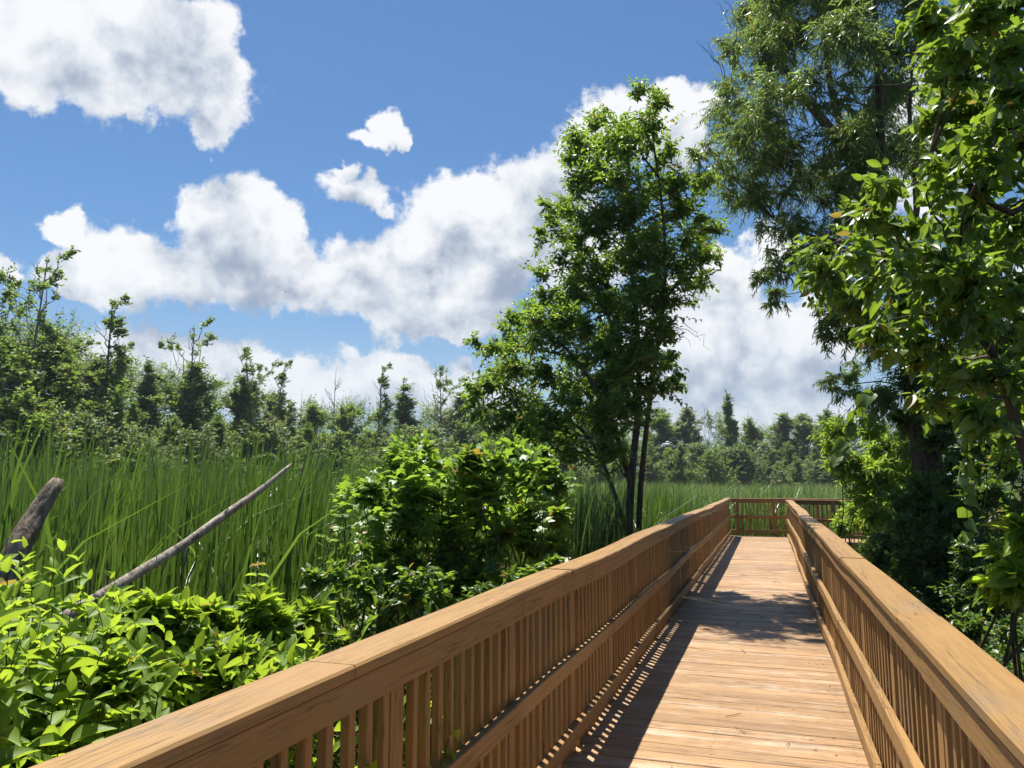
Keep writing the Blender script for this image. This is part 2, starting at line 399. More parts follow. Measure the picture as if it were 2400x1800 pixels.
def bark_mat(name, a, b, scale=9):
    m, g = material(name); t = g.n('ShaderNodeTexCoord')
    v = g.vec('MULTIPLY', t.outputs['Object'], (1, 1, .22))
    n1 = g.noise(v, scale, 7, .65, .4).outputs['Fac']; n2 = g.noise(t.outputs['Object'], 2.2, 3).outputs['Fac']
    c = g.mix(g.step(n1, .35, .65), a, b); c = g.mix(g.math('MULTIPLY', n2, .5), c, tuple(x * .6 for x in b))
    finish(g, princ(g, c, .85, .2, n1, .8, .02)); return m
M['bark'] = bark_mat('bark', (.035, .026, .018), (.13, .10, .075))
M['pale_bark'] = bark_mat('pale_bark', (.16, .14, .11), (.42, .38, .32), 4)
M['dead_wood'] = bark_mat('dead_wood', (.12, .09, .065), (.50, .44, .36), 26)
M['old_trunk'] = bark_mat('old_trunk', (.06, .045, .03), (.30, .24, .18), 30)
M['twig'] = bark_mat('twig', (.03, .03, .012), (.10, .085, .04), 12)
M['grey_twig'] = bark_mat('grey_twig', (.14, .125, .11), (.32, .29, .26), 5)

def wood_mat(name, axis, paint, worn, wear_amt, crack=0.75, grain_amt=.3, var=.4):
    """painted boards with grain, checks and rubbed patches; axis = direction of the grain"""
    m, g = material(name)
    gm = g.n('ShaderNodeNewGeometry'); a = g.n('ShaderNodeAttribute', attribute_name='board'); sd = g.sep(a.outputs['Vector'])[0]
    off = g.comb(g.math('MULTIPLY', sd, 37.0), g.math('MULTIPLY', sd, 61.0), g.math('MULTIPLY', sd, 17.0))
    st = {'x': (.06, 1, 1), 'y': (1, .06, 1), 'z': (1, 1, .06)}[axis]
    st2 = {'x': (.025, 1, 1), 'y': (1, .025, 1), 'z': (1, 1, .025)}[axis]
    pos = g.vec('ADD', gm.outputs['Position'], off)
    v = g.vec('MULTIPLY', pos, st); v2 = g.vec('MULTIPLY', pos, st2)
    grain = g.noise(v, 75, 6, .65, .6).outputs['Fac']
    fine = g.noise(v2, 260, 3, .6).outputs['Fac']
    chk = g.noise(v2, 42, 4, .55, 1.2).outputs['Fac']
    line = g.math('ABSOLUTE', g.math('SUBTRACT', chk, .5))
    gate = g.step(g.noise(v, 6, 3).outputs['Fac'], .42, .56)
    crk = g.math('MULTIPLY', g.step(line, .004, .030, 1.0, 0.0), gate)
    blot = g.noise(pos, 3.0, 4, .6).outputs['Fac']
    spots = g.noise(pos, 55, 2).outputs['Fac']
    vals = g.math('ADD', g.math('MULTIPLY', g.math('SUBTRACT', sd, .5), var), g.math('MULTIPLY', g.math('SUBTRACT', blot, .5), .5))
    c = g.mix(g.math('ADD', vals, .5, clamp=True), tuple(x * .78 for x in paint), tuple(min(1, x * 1.18) for x in paint))
    c = g.mix(g.step(grain, .36, .58, grain_amt, 0), c, tuple(x * .45 for x in paint))
    wn = g.math('MULTIPLY', g.step(g.math('ADD', g.math('MULTIPLY', g.noise(v, 10, 5, .6).outputs['Fac'], .6), g.math('MULTIPLY', blot, .4)), .64 - wear_amt, .76 - wear_amt), g.step(fine, .36, .58))
    c = g.mix(g.math('MULTIPLY', wn, .8), c, worn)
    c = g.mix(g.math('MULTIPLY', crk, crack), c, (.06, .035, .018))
    gr_ = g.step(g.noise(g.vec('MULTIPLY', pos, (1, 1, 1)), 1.7, 5, .65).outputs['Fac'], .54, .70)
    c = g.mix(g.math('MULTIPLY', gr_, .38), c, (.19, .155, .115))
    c = g.mix(g.step(spots, .71, .75, 0, .65), c, (.07, .04, .02))
    hgt = g.math('SUBTRACT', g.math('ADD', g.math('MULTIPLY', grain, .5), g.math('MULTIPLY', fine, .25)), g.math('MULTIPLY', crk, 1.2))
    finish(g, princ(g, c, g.mix(wn, (.52, .52, .52), (.8, .8, .8)), .35, hgt, .35, .006)); return m
PAINT = (.318, .181, .063)
M['rail_wood'] = wood_mat('rail_wood', 'y', PAINT, (.36, .27, .17), .02)
M['rail_wood_cross'] = wood_mat('rail_wood_cross', 'x', PAINT, (.36, .27, .17), .02)
M['post_wood'] = wood_mat('post_wood', 'z', PAINT, (.32, .23, .13), -.06)
M['deck_wood'] = wood_mat('deck_wood', 'x', (.395, .235, .114), (.47, .40, .315), .14, .9, grain_amt=.6, var=.95)

m, g = material('nail_steel'); finish(g, princ(g, (.045, .04, .035), .6, .5)); M['nail'] = m
m, g = material('marsh_ground'); gm = g.n('ShaderNodeNewGeometry')
n1 = g.noise(gm.outputs['Position'], .9, 6, .6).outputs['Fac']; n2 = g.noise(gm.outputs['Position'], 22, 5, .7).outputs['Fac']
c = g.mix(g.step(n1, .35, .65), (.035, .032, .016), (.03, .055, .014)); c = g.mix(g.step(n2, .5, .75), c, (.12, .10, .05))
finish(g, princ(g, c, .9, .2, n2, .8, .05)); M['ground'] = m

# ------------------------------------------------------------------ setting
GZ = -0.95
n = 60; xs = np.sinh(np.linspace(-5.2, 5.2, n)) / np.sinh(5.2) * 300; gx, gy = np.meshgrid(xs, xs + 20)
gz = GZ + 0.05 * np.sin(gx * .7) * np.cos(gy * .6) * (np.hypot(gx, gy) < 60)
V = np.stack([gx, gy, gz], -1).reshape(-1, 3); i, j = np.meshgrid(np.arange(n - 1), np.arange(n - 1)); a = (j * n + i).ravel()
tag(link('ground', mesh_np('ground', V, np.stack([a, a + 1, a + n + 1, a + n], 1).ravel(), np.full(len(a), 4), M['ground'])), kind='structure')

# ------------------------------------------------------------------ boardwalk
random.seed(4); rng = np.random.default_rng(11)
def wave(seed, amp):
    r = np.random.default_rng(seed); ph = r.uniform(0, 6.28, 4); f = np.array([.55, 1.1, 1.9, 2.9]); am = np.array([1, .8, .5, .3]) * amp
    return lambda y: float(np.sum(am * np.sin(f * y + ph)))
LX = lambda y: -1.113 - 0.0016 * y
RX = lambda y: 0.445 - 0.0042 * y
YEND, YTURN = 23.7, 22.1
def ysamp(a, b): return np.linspace(a, b, max(2, int((b - a) / .22) + 1))

def joints(y0, y1, seed, lo=2.2, hi=3.0, first=None):
    r = np.random.default_rng(seed); o = [y0]
    if first: o += [f for f in first if y0 < f < y1]
    while o[-1] < y1 - hi: o.append(o[-1] + r.uniform(lo, hi))
    o.append(y1); return o

baluster_mesh = []
for k in range(4):
    b = Bag(); box(b, -.015, .015, -.019, .019, -.06, .995, seed=.15 + .22 * k); baluster_mesh.append(b.mesh('baluster', M['post_wood']))
def railing(name, label, X, sgn, y0, y1, seed, posts, jfirst, amp, sag, cw=.145):
    """railing along Y: X(y) is its inner face, sgn = +1 when the outside lies towards +x"""
    root = empty(name, (0, 0, 0), label, 'railing', 'railings of the boardwalk')
    wx, wz, wm, wb = wave(seed, .011 * amp), wave(seed + 1, .0075 * amp), wave(seed + 2, .010 * amp), wave(seed + 3, .012 * amp)
    grow = lambda y: min(1.0, .25 + max(0, y - 2) / 10.0) * .62
    fx = lambda y: X(y) + wx(y) * grow(y)
    fz = lambda y: wz(y) * grow(y) + sag(y)
    def sec(a, b): return (a, b) if sgn > 0 else (-b, -a)
    for nm, zz0, zz1, a, bb, js, fxx, fzz in (
        ('cap_board', 1.042, 1.080, -.012, cw, joints(y0, y1, seed + 5, first=jfirst[0]), fx, fz),
        ('top_rail', .950, 1.0405, .0, .038, joints(y0, y1, seed + 6, first=jfirst[1]), lambda y: fx(y) + .002, fz),
        ('mid_rail', .497, .583, .0, .038, joints(y0, y1, seed + 7, first=jfirst[2]), lambda y: X(y) + wm(y) * grow(y), lambda y: fz(y) + .6 * wm(y + 3)),
        ('bottom_rail', .092, .180, .0, .038, joints(y0, y1, seed + 8, first=jfirst[3]), lambda y: X(y) + wb(y) * grow(y), lambda y: .5 * fz(y))):
        s0, s1 = sec(a, bb)
        for ja, jb in zip(js[:-1], js[1:]):
            b = Bag(); ox, oz = random.uniform(-.003, .003), random.uniform(-.003, .002)
            sweep(b, ysamp(ja + .0025, jb - .0025), lambda y: fxx(y) + ox, lambda y: fzz(y) + oz, s0, s1, zz0, zz1, ch=.007 if nm == 'cap_board' else .004)
            b.build(nm, M['rail_wood'], root)
    for y in posts:
        b = Bag(); s0, s1 = sec(.040, .129); x = X(y)
        box(b, x + s0, x + s1, y - .045, y + .045, GZ - .3, 1.040); b.build('post', M['post_wood'], root)
    ys = []; y = y0 + .05
    while y < y1 - .02:
        if min(abs(y - p) for p in posts) > .068: ys.append(y)
        y += .105
    ys.sort(key=lambda t: abs(t - 3.5) if sgn < 0 else abs(t - 3.5))
    rest = Bag()
    for k, y in enumerate(ys):
        x = fx(y) + sgn * (.038 + .0170) + random.uniform(-.0015, .0015); z = fz(y) + .042
        if k < 100:
            o = link('baluster', baluster_mesh[random.randrange(4)], root, (x, y + random.uniform(-.006, .006), z))
            o.rotation_euler = (random.uniform(-.006, .006), 0, random.uniform(-.05, .05))
        else: box(rest, x - .015, x + .015, y - .019, y + .019, -.02, 1.036 + fz(y))
    if rest.nv: tag(rest.build('baluster_row', M['post_wood'], root), kind='stuff')
    return root, fx, fz

PL = [-1.2, -.05, 1.10, 2.31, 3.47, 4.62, 5.78, 6.93, 8.1, 9.25, 10.4, 11.6, 12.75, 13.9, 15.1, 16.2, 17.4, 18.6, 19.7, 20.9, 22.1, 23.25]
PR = [-1.3, -.2, .95, 2.84, 3.84, 4.95, 6.1, 7.25, 8.4, 9.55, 10.7, 11.85, 13.0, 14.2, 15.3, 16.5, 17.6, 18.8, 20.0, 21.1, 21.9]
railing('wooden_railing', 'long painted tan railing on the left side of the boardwalk, beside the bushes', LX, -1, -1.6, YEND - .02, 21, PL,
        ([1.95, 4.4, 6.7, 9.2], [1.1, 3.50, 5.6, 8.1], [1.2, 3.48, 5.7, 8.0], [2.6, 5.59, 7.9]), .8, lambda y: -.018 * math.exp(-((y - 5.8) / 1.1) ** 2), .15)
railing('wooden_railing', 'long sunlit tan railing on the right side of the boardwalk, beside the dark thicket', RX, 1, -1.6, YTURN - .02, 40, PR,
        ([3.26, 5.6, 8.0, 10.9], [2.86, 5.3, 7.6], [3.9, 6.2], [4.4, 7.0]), .9, lambda y: 0.0)

def cross_railing(label, yin, out, x0, x1, posts, rails_inside):
    """railing across, along X; out = +1 when its outside lies towards +y"""
    root = empty('wooden_railing', (0, 0, 0), label, 'railing', 'railings of the boardwalk')
    sec = (lambda a, b: (a, b)) if out > 0 else (lambda a, b: (-b, -a))
    f = lambda x: yin; z = lambda x: .004 * math.sin(x * 2.1)
    for nm, zz0, zz1, a, bb, mid in (('cap_board', 1.042, 1.080, -.012, .145, 1), ('top_rail', .950, 1.0405, 0, .038, 0), ('mid_rail', .497, .583, 0, .038, 0), ('bottom_rail', .092, .180, 0, .038, 0)):
        s0, s1 = sec(a, bb); cut = [x0] + [c for c in (x0 + 2.4, x0 + 4.9, x0 + 7.2) if c < x1 - .5] + [x1]
        for ja, jb in zip(cut[:-1], cut[1:]):
            b = Bag(); sweep(b, np.linspace(ja + .002, jb - .002, 8), f, z, s0, s1, zz0, zz1, axis='x'); b.build(nm, M['rail_wood_cross'], root)
    for x in posts:
        b = Bag(); s0, s1 = sec(.040, .129); box(b, x - .045, x + .045, yin + s0, yin + s1, GZ - .3, 1.040); b.build('post', M['post_wood'], root)
    x = x0 + .09; cnt = 0
    while x < x1 - .03:
        if min(abs(x - p) for p in posts) > .068:
            o = link('baluster', baluster_mesh[random.randrange(4)], root, (x, yin + out * .0595, .04)); o.rotation_euler = (0, random.uniform(-.01, .01), random.uniform(-.06, .06)); cnt += 1
        x += .105
    return root
cross_railing('tan railing facing down the walkway at its far end, cattails behind it', YEND, 1, LX(YEND) + .004, 7.4, [-.98, .02, 1.2, 2.4, 3.6, 4.8, 6.0, 7.2], True)
cross_railing('shaded railing of the side walkway, turning right at the far end', YTURN + .0, -1, RX(YTURN) + .06, 7.4, [.52, 1.5, 2.35, 3.5, 4.7, 5.9, 7.1], False)

deck = empty('boardwalk', (0, 0, 0), 'long straight boardwalk deck of worn tan planks between two railings', 'boardwalk')
b = Bag(); y = -2.2; k = 0; pw = .1395; nails = []
while y < YEND - .01:
    gap = .0075 if random.random() > .16 else .014
    wd = pw + random.uniform(-.002, .002); z = random.uniform(-.0035, .0)
    x1 = .56 if y < YTURN - .16 else 7.5
    if y + wd > YEND + .05: wd = YEND + .05 - y
    box(b, -1.27 + random.uniform(-.008, .008), x1 + random.uniform(-.008, .008), y, y + wd, -.038 + z, z, ch=.0035)
    if 1.5 < y < 14: nails.append(y)
    y += wd + gap
b.build('deck_planks', M['deck_wood'], deck)
nb_ = Bag()
for yy in nails:
    for x in (-1.19, -.4, .40):
        for dy in (.035, .105):
            cx, cyy, q = x + random.uniform(-.012, .012), yy + dy + random.uniform(-.008, .008), .0042
            nb_.add([(cx + q * math.cos(t_), cyy + q * math.sin(t_), .0012) for t_ in np.linspace(0, 6.28, 7)[:-1]], [tuple(range(6))])
tag(nb_.build('nail_heads', M['nail'], deck), kind='stuff')
for x in (-1.19, -.4, .47):
    b = Bag(); box(b, x - .019, x + .019, -2.2, YEND, -.235, -.046); b.build('joist', M['rail_wood'], deck)
for yy in (22.02, 23.55):
    b = Bag(); box(b, .55, 7.5, yy - .019, yy + .019, -.235, -.046); b.build('joist', M['rail_wood_cross'], deck)

# litter on the planks
rng = np.random.default_rng(90); n_ = 150
P = np.stack([np.where(rng.random(n_) < .6, .40 - np.abs(rng.normal(size=n_)) * .12, rng.uniform(-1.05, .4, n_)), rng.uniform(2.5, 20, n_), np.full(n_, .006)], 1)
lv = leaves(DIAMOND, P, rnd_dir(rng, n_) * np.array([1, 1, .1]), np.array([0, 0, 1.0]) + rng.normal(size=(n_, 3)) * .2, rng.uniform(.012, .04, n_), rng.uniform(.006, .018, n_), rng.uniform(0, .6, n_))
K_ = 24; q = np.stack([rng.uniform(-.7, .38, K_), rng.uniform(3.5, 15, K_), np.full(K_, .007)], 1); a_ = rng.uniform(0, 3.14, K_); l_ = rng.uniform(.03, .11, K_)
tp = np.stack([q, q + np.stack([np.cos(a_) * l_, np.sin(a_) * l_, l_ * .05], 1) + rng.normal(size=(K_, 3)) * .006 * np.array([1, 1, 0]), q + np.stack([np.cos(a_ + .2) * l_ * 2, np.sin(a_ + .2) * l_ * 2, 0 * l_], 1)], 1)
tv = tubes(tp, np.full((K_, 3), .0022), 4)
V, L, S, A = merge([lv, (*tv, None)]); tag(link('litter', mesh_np('litter', V, L, S, M['straw'], {'leaf': A})), 'dry leaf bits and twigs lying on the deck planks', 'leaf litter', kind='stuff')

# ------------------------------------------------------------------ plants
def plant(name, label, cat, base, leafmat, trunkmat, crown_parts, trunk_parts, group=None, trunk_name='trunk', crown_name='crown', twigs_in_trunk=True, smooth=True):
    """a thing: Empty at the foot; trunk (with its limbs and twigs) and crown are its parts"""
    base = np.asarray(base, float); root = empty(name, base, label, cat, group)
    V, L, S, A = merge(crown_parts); link(crown_name, mesh_np(crown_name, V - base, L, S, leafmat, {'leaf': A}, smooth=smooth), root)
    if trunk_parts:
        V, L, S, A = merge(trunk_parts); link(trunk_name, mesh_np(trunk_name, V - base, L, S, trunkmat, smooth=True), root)
    return root
def clumps(lst, d, seed, depth=1.0):
    """(x, y, r px[, depth offset m]) seen from the walkway -> centres and radii in metres, spread in depth"""
    r = np.random.default_rng(seed); C, Rr = [], []
    for q in lst:
        dd = d + (q[3] if len(q) > 3 else r.uniform(-1, 1) * depth); c = at(q[0], q[1], dd); m = np.linalg.norm(c - EYE) / (2212 * FOC)
        C.append(c); rr = q[2] * m; Rr.append((rr, rr, rr * .9))
    return np.array(C), np.array(Rr)
def ragged(C, Rr, seed, k=4, f=.70, j=.85):
    """each clump broken into k smaller uneven ones"""
    r = np.random.default_rng(seed); n_ = len(C); c2 = np.repeat(C, k, 0) + rnd_dir(r, n_ * k) * np.repeat(Rr, k, 0) * r.uniform(.3, 1.0, (n_ * k, 1)) * j
    global REP
    REP = np.repeat(np.arange(n_), k)
    return c2, np.repeat(Rr, k, 0) * f * r.uniform(.6, 1.3, (n_ * k, 1))
def shoots(rng, B, Tp, npair, tpl, L, W, arch=.15, start=.3, tint=(.3, .8), r0=.004, lift=.55, droop=0.0):
    """upright stems B -> Tp with opposite pairs of leaves, smaller and yellower to the tip"""
    N = len(B); m = npair; t = np.linspace(start, 1.0, m)[None] + rng.uniform(-.01, .01, (N, m)); H = Tp - B; ln = np.linalg.norm(H, axis=1)
    side = rng.normal(size=(N, 3)) * arch * ln[:, None]; side[:, 2] = np.abs(side[:, 2]) * .4
    f = lambda t: B[:, None] + H[:, None] * t[..., None] + side[:, None] * (4 * t * (1 - t))[..., None]
    P = f(t); T = norm(f(np.clip(t + .03, 0, 1.1)) - f(t - .03))
    a = rng.uniform(0, 6.28, (N, 1)) + np.arange(m)[None] * 1.571 + rng.normal(size=(N, m)) * .3
    u = norm(np.cross(T, np.array([.3, .2, 1.0]) + 0 * T)); v = np.cross(T, u); o = np.cos(a)[..., None] * u + np.sin(a)[..., None] * v
    sz = np.interp(t, [start, .75, 1.0], [.95, 1.0, .45]) * rng.uniform(.8, 1.15, (N, m)); up_ = np.interp(t, [0, .85, 1], [lift * .7, lift, 1.5])[..., None]
    out = []
    for sg in (1, -1):
        d = o * sg + T * up_ + rng.normal(size=(N, m, 3)) * .18; d[..., 2] -= droop
        n_ = T * 1.0 - o * sg * up_ * .8 + np.array([0, 0, .5]) + rng.normal(size=(N, m, 3)) * .22
        tn = rng.uniform(*tint, (N, m)) + .45 * np.clip(t - .75, 0, 1) * 3
        out.append(leaves(tpl, P.reshape(-1, 3), d.reshape(-1, 3), n_.reshape(-1, 3), (L * sz).ravel(), (W * sz * rng.uniform(.85, 1.15, (N, m))).ravel(), np.clip(tn, 0, 1.3).ravel(), rng.uniform(.4, 2.2, N * m)))
    K = 7; tt = np.tile(np.linspace(0, 1, K)[None], (N, 1)); tw = tubes(f(tt), np.tile(np.linspace(1, .3, K) * r0, (N, 1)), 4)
    return out, (*tw, None)

# --- young tree behind the left railing
rng = np.random.default_rng(5)
D0 = 11.9
foot = at(1357, 1150, D0); foot[2] = GZ
t1 = along([foot, at(1357, 1150, D0), at(1366, 1000, D0), at(1382, 880, D0 + .1), at(1378, 700, D0 + .2), at(1362, 560, D0 + .2), at(1350, 400, D0 + .1), at(1365, 290, D0)], 22)
t2 = along([foot + np.array([.14, .1, 0]), at(1376, 1130, D0 + .1), at(1392, 960, D0 + .1), at(1412, 800, D0 - .1), at(1436, 660, D0 - .3), at(1440, 520, D0 - .4), at(1420, 360, D0 - .3), at(1402, 250, D0 - .2)], 20)
t3 = along([t1[5], at(1318, 880, D0 - .5), at(1240, 770, D0 - .8), at(1170, 700, D0 - 1.0)], 12)
t4 = along([t1[9], at(1300, 640, D0 + .6), at(1240, 520, D0 + .7), at(1225, 440, D0 + .6)], 12)
t5 = along([t1[3], at(1290, 950, D0 + .5), at(1190, 880, D0 + .8), at(1070, 830, D0 + .7)], 12)
lm = [(t1, np.linspace(.074, .018, 22)), (t2, np.linspace(.052, .012, 20)), (t3, np.linspace(.045, .012, 12)), (t4, np.linspace(.04, .010, 12)), (t5, np.linspace(.042, .01, 12))]
CL = [(1405,232,42),(1395,290,55),(1285,262,34),(1300,320,60),(1345,300,50),(1240,335,38),(1260,400,55),(1340,385,80),(1420,370,60),(1215,452,42),(1195,500,36),(1270,480,65),
      (1350,480,85),(1430,465,80),(1490,440,55),(1510,500,45),(1225,575,42),(1290,580,60),(1370,570,75),(1450,560,80),(1530,562,36),(1500,610,50),(1430,640,55),
      (1190,640,60),(1260,650,65),(1330,660,60),(1130,690,45),(1110,740,55),(1180,730,70),(1260,740,70),(1330,750,55),(1060,750,36),(1035,830,38),(1090,810,60),(1160,815,70),
      (1240,820,70),(1310,830,55),(1030,870,30),(1110,880,55),(1190,890,65),(1270,900,60),(1335,905,45),(1440,790,34),(1455,835,26),(1400,840,40),(1170,960,45),(1240,975,50),(1310,980,45),(1140,925,50),(1430,730,36),(1350,820,60),(1380,760,45),(1370,700,52,-.7),(1385,620,60,-.7),(1400,550,60,-.7),(1350,790,60,-.7),(1395,760,40,-.6),(1330,860,52,-.7),(1420,690,42,-.6),(1250,880,62,-.7),(1300,930,52,-.6),(1190,950,52),(1360,640,60,.8),(1320,720,60,.8),(1370,880,34,-.5)]
C, Rr = clumps(CL, D0, 3, 1.1); Rr[:, 1] *= 1.15; C0 = C
trunk_all = np.concatenate([t1, t2, t3, t4, t5])
org = []
for c in C:
    k = np.argmin(np.linalg.norm(trunk_all - c, axis=1) + np.where(trunk_all[:, 2] > c[2] - .15, 1.0, 0)); org.append(trunk_all[k]); lm.append(limb(trunk_all[k], c, .016, .006, rng))
C, Rr = ragged(C, Rr, 61, 5, .72, 1.05)
nt = np.maximum(4, (Rr[:, 0] / .35) ** 2 * 17).astype(int)
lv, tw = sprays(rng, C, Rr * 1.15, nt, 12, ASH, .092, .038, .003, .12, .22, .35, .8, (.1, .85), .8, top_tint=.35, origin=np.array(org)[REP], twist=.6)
# twiggy bare sprays on the right side
for (a0, a1) in ((1440, 690), (1450, 700), (1460, 680)):
    p = at(a0, a1, D0 - .3); e = at(a0 + 60 + rng.uniform(-15, 25), a1 + 60 + rng.uniform(-10, 15), D0 - .2); lm.append(limb(p, e, .006, .002, rng, 8, 0, .2, .3))
se_ = side_twigs(rng, lm[5:-3], 16, .3, .62, .6, .25, .25); lv2, tw2 = sprays(rng, None, None, None, 11, ASH, .09, .037, .0028, .15, .25, updn=.8, tint=(.05, .8), spread=.8, top_tint=.3, twist=.6, se=se_)
se_ = side_twigs(rng, [(q_[0][6:], q_[1]) for q_ in lm[:5]], 50, .4, .85, .5, .2, .1); lv3, tw3 = sprays(rng, None, None, None, 12, ASH, .09, .037, .0028, .15, .25, updn=.8, tint=(.05, .8), spread=.8, top_tint=.3, twist=.6, se=se_)
plant('young_tree', 'slender young tree with two dark stems just behind the left railing', 'tree', foot, M['ash_leaf'], M['bark'], [lv, lv2, lv3], limbs_mesh(lm) + [tw, tw2, tw3])

# --- lobed and ovate leaved bush between the railing and the cattails
def bush(name, label, base, CL, d, seed, mat, tpl, L, W, dens=24, m=10, depth=.5, twig=.004, tint=(.1, .75), top=.35, droop=.1, hang=.15, updn=1.0, group=None, second=None, cat='bush', stem_r=.014, twist=.5, up=.3, extra=None):
    r = np.random.default_rng(seed); C, Rr = clumps(CL, d, seed, depth)
    C0 = C; C, Rr = ragged(C, Rr, seed + 300, 4, .72, 1.2); org = np.tile(np.asarray(base, float) + np.array([0, 0, .5]), (len(C), 1)); dens *= .58
    nt = np.maximum(4, (Rr[:, 0] / .3) ** 2 * dens).astype(int)
    lv, tw = sprays(r, C, Rr, nt, m, tpl, L, W, twig, droop, hang, up, updn, tint, .8, top_tint=top, twist=twist, origin=org, out=.5)
    crown = [lv]; trunk = [tw]
    if second:
        tpl2, L2, W2, dn2 = second
        lv2, tw2 = sprays(r, C, Rr * .96, np.maximum(3, nt * dn2).astype(int), m, tpl2, L2, W2, twig, droop, hang, up, updn, tint, .8, top_tint=top, twist=twist, origin=org, out=.5); crown.append(lv2); trunk.append(tw2)
    lm = []
    base = np.asarray(base, float)
    if extra: crown += extra[0]; trunk.append(extra[1])
    for c in C0:
        f = base + np.array([r.normal() * .15, r.normal() * .15, 0]); f[:2] += (c[:2] - base[:2]) * .45
        lm.append(limb(f, c, stem_r, .005, r, 7, 0, .12, .2))
    return plant(name, label, cat, base, mat, M['twig'], crown, limbs_mesh(lm, 5) + trunk, group, 'stem', 'foliage')
bz = at(1000, 1150, 6.9); bz[2] = GZ
r_ = np.random.default_rng(232); n_ = 95
px = r_.uniform(730, 1240, n_); py = -34 * r_.random(n_) ** 2 + np.interp(px, [790, 880, 960, 1050, 1150, 1225], [1040, 950, 980, 985, 965, 1035]) + np.abs(r_.normal(size=n_)) * 95 - 12
Tp = np.array([at(x, y, 6.6 + r_.uniform(-.6, .7)) for x, y in zip(px, py)]); B_ = Tp + np.stack([r_.uniform(-.25, .25, n_), r_.uniform(-.2, .2, n_), -r_.uniform(.35, .7, n_)], 1)
sh = shoots(r_, B_, Tp, 6, LOBED, .125, .12, .12, .35, (.8, 1.2), .005, .35, .05)
bush('leafy_bush', 'tall leafy bush with bright lobed top leaves, left of the young tree', bz,
     [(905,985,38),(880,1030,50),(960,1030,50),(1040,1035,45),(1110,1020,55),(1160,1060,50),(840,1090,50),(920,1090,70),(1010,1090,70),(1090,1090,65),(1180,1120,50),(860,1160,65),(950,1170,75),(1040,1165,75),(1130,1165,60),(830,1230,60),(910,1240,70),(1000,1240,70),(1080,1225,55),(800,1060,26),(1190,1040,30),(1150,985,36),(1200,1180,30),(1020,1000,26)],
     6.9, 21, M['bush_leaf'], LOBED, .115, .105, 12, 7, .65, second=(OVATE, .08, .046, 4.5), extra=sh)
bz = at(880, 1300, 5.4); bz[2] = GZ
bush('low_bush', 'low dark bush in front of the lobed bush, against the left railing', bz,
     [(760,1230,40),(820,1290,60),(900,1310,65),(980,1290,60),(760,1310,50),(840,1370,60),(930,1370,55),(1060,1270,45),(720,1270,40),(770,1390,50),(700,1340,45),(1130,1240,36),(1190,1225,30)],
     5.4, 22, M['bush_leaf'], OVATE, .07, .038, 52, 11, .45, tint=(.0, .55), top=.2)
bz = at(130, 1450, 2.3); bz[2] = GZ
r_ = np.random.default_rng(230); n_ = 95
px = r_.uniform(-60, 285, n_); ptop = np.interp(px, [-60, 0, 120, 200, 285], [1195, 1175, 1150, 1205, 1265]); py = ptop + (1680 - ptop) * r_.random(n_) ** 1.25
Tp = np.array([at(x, y, 2.05 + r_.uniform(-.35, .6) + (1400 - y) * .0007) for x, y in zip(px, py)])
B_ = Tp + np.stack([r_.uniform(-.32, .02, n_), r_.uniform(-.12, .12, n_), -r_.uniform(.55, .95, n_)], 1)
k_ = Tp[:, 0] < -1.42; B_, Tp = B_[k_], Tp[k_]
sh = shoots(r_, B_, Tp, 10, OVATE, .092, .043, .10, .22, (.3, 1.0), .0032)
bush('leafy_shrub', 'bright shrub of upright shoots with paired leaves at the bottom left corner', bz,
     [(40,1480,80),(120,1540,80),(200,1500,60),(60,1600,80),(150,1420,60)], 2.6, 23, M['near_leaf'], OVATE, .07, .034, 40, 11, .2, .003, (.1, .6), .2, .03, .02, 1.0, stem_r=.008, up=.6, twist=.4, extra=sh)
bz = at(400, 1430, 3.1); bz[2] = GZ
r_ = np.random.default_rng(231); n_ = 60
px = r_.uniform(270, 700, n_); py = np.interp(px, [270, 400, 560, 700], [1345, 1340, 1350, 1370]) + r_.uniform(-12, 170, n_)
Tp = np.array([at(x, y, 3.0 + r_.uniform(-.35, .5)) for x, y in zip(px, py)]); B_ = Tp + np.stack([r_.uniform(-.5, .5, n_), r_.uniform(-.3, .3, n_), -r_.uniform(.2, .5, n_)], 1)
sh = shoots(r_, B_, Tp, 8, OVATE, .075, .042, .25, .2, (.3, .95), .0025, .3, .15)
bush('vine_thicket', 'lobed leaved vine tangle between the corner shrub and the left railing', bz,
     [(290,1385,50),(370,1365,48),(330,1410,55),(420,1390,65),(480,1350,50),(540,1340,45),(380,1460,60),(470,1440,65),(560,1410,60),(630,1360,45),(300,1480,60),(400,1530,55),(640,1400,40),(520,1480,50),(260,1410,50),(330,1550,50)],
     3.1, 24, M['near_leaf'], LOBED, .09, .08, 18, 7, .3, .003, (.15, .8), .4, .05, .1, 1.1, second=(OVATE, .07, .036, 4.0), stem_r=.006, extra=sh)
bz = at(553, 1330, 3.3); bz[2] = GZ
r_ = np.random.default_rng(3); st = along([bz, at(556, 1380, 3.3), at(553, 1290, 3.3), at(556, 1222, 3.3)], 10)
tt = np.repeat(np.arange(4, 10), 2); sgn = np.tile([1.0, -1.0], 6)[:, None]; ang = (tt * 1.57)[:, None]
dd = np.concatenate([np.cos(ang) * sgn, np.sin(ang) * sgn, np.full((12, 1), .25)], 1)
plant('tall_sprout', 'single upright sprout of paired leaves rising above the vine tangle', 'plant', bz, M['near_leaf'], M['twig'],
      [leaves(OVATE, st[tt], dd, np.tile((0, 0, 1.0), (12, 1)), np.linspace(.085, .05, 12), np.linspace(.038, .022, 12), np.linspace(.5, .95, 12), np.full(12, 1.6))], limbs_mesh([(st, np.linspace(.004, .002, 10))], 5), trunk_name='stem', crown_name='foliage')

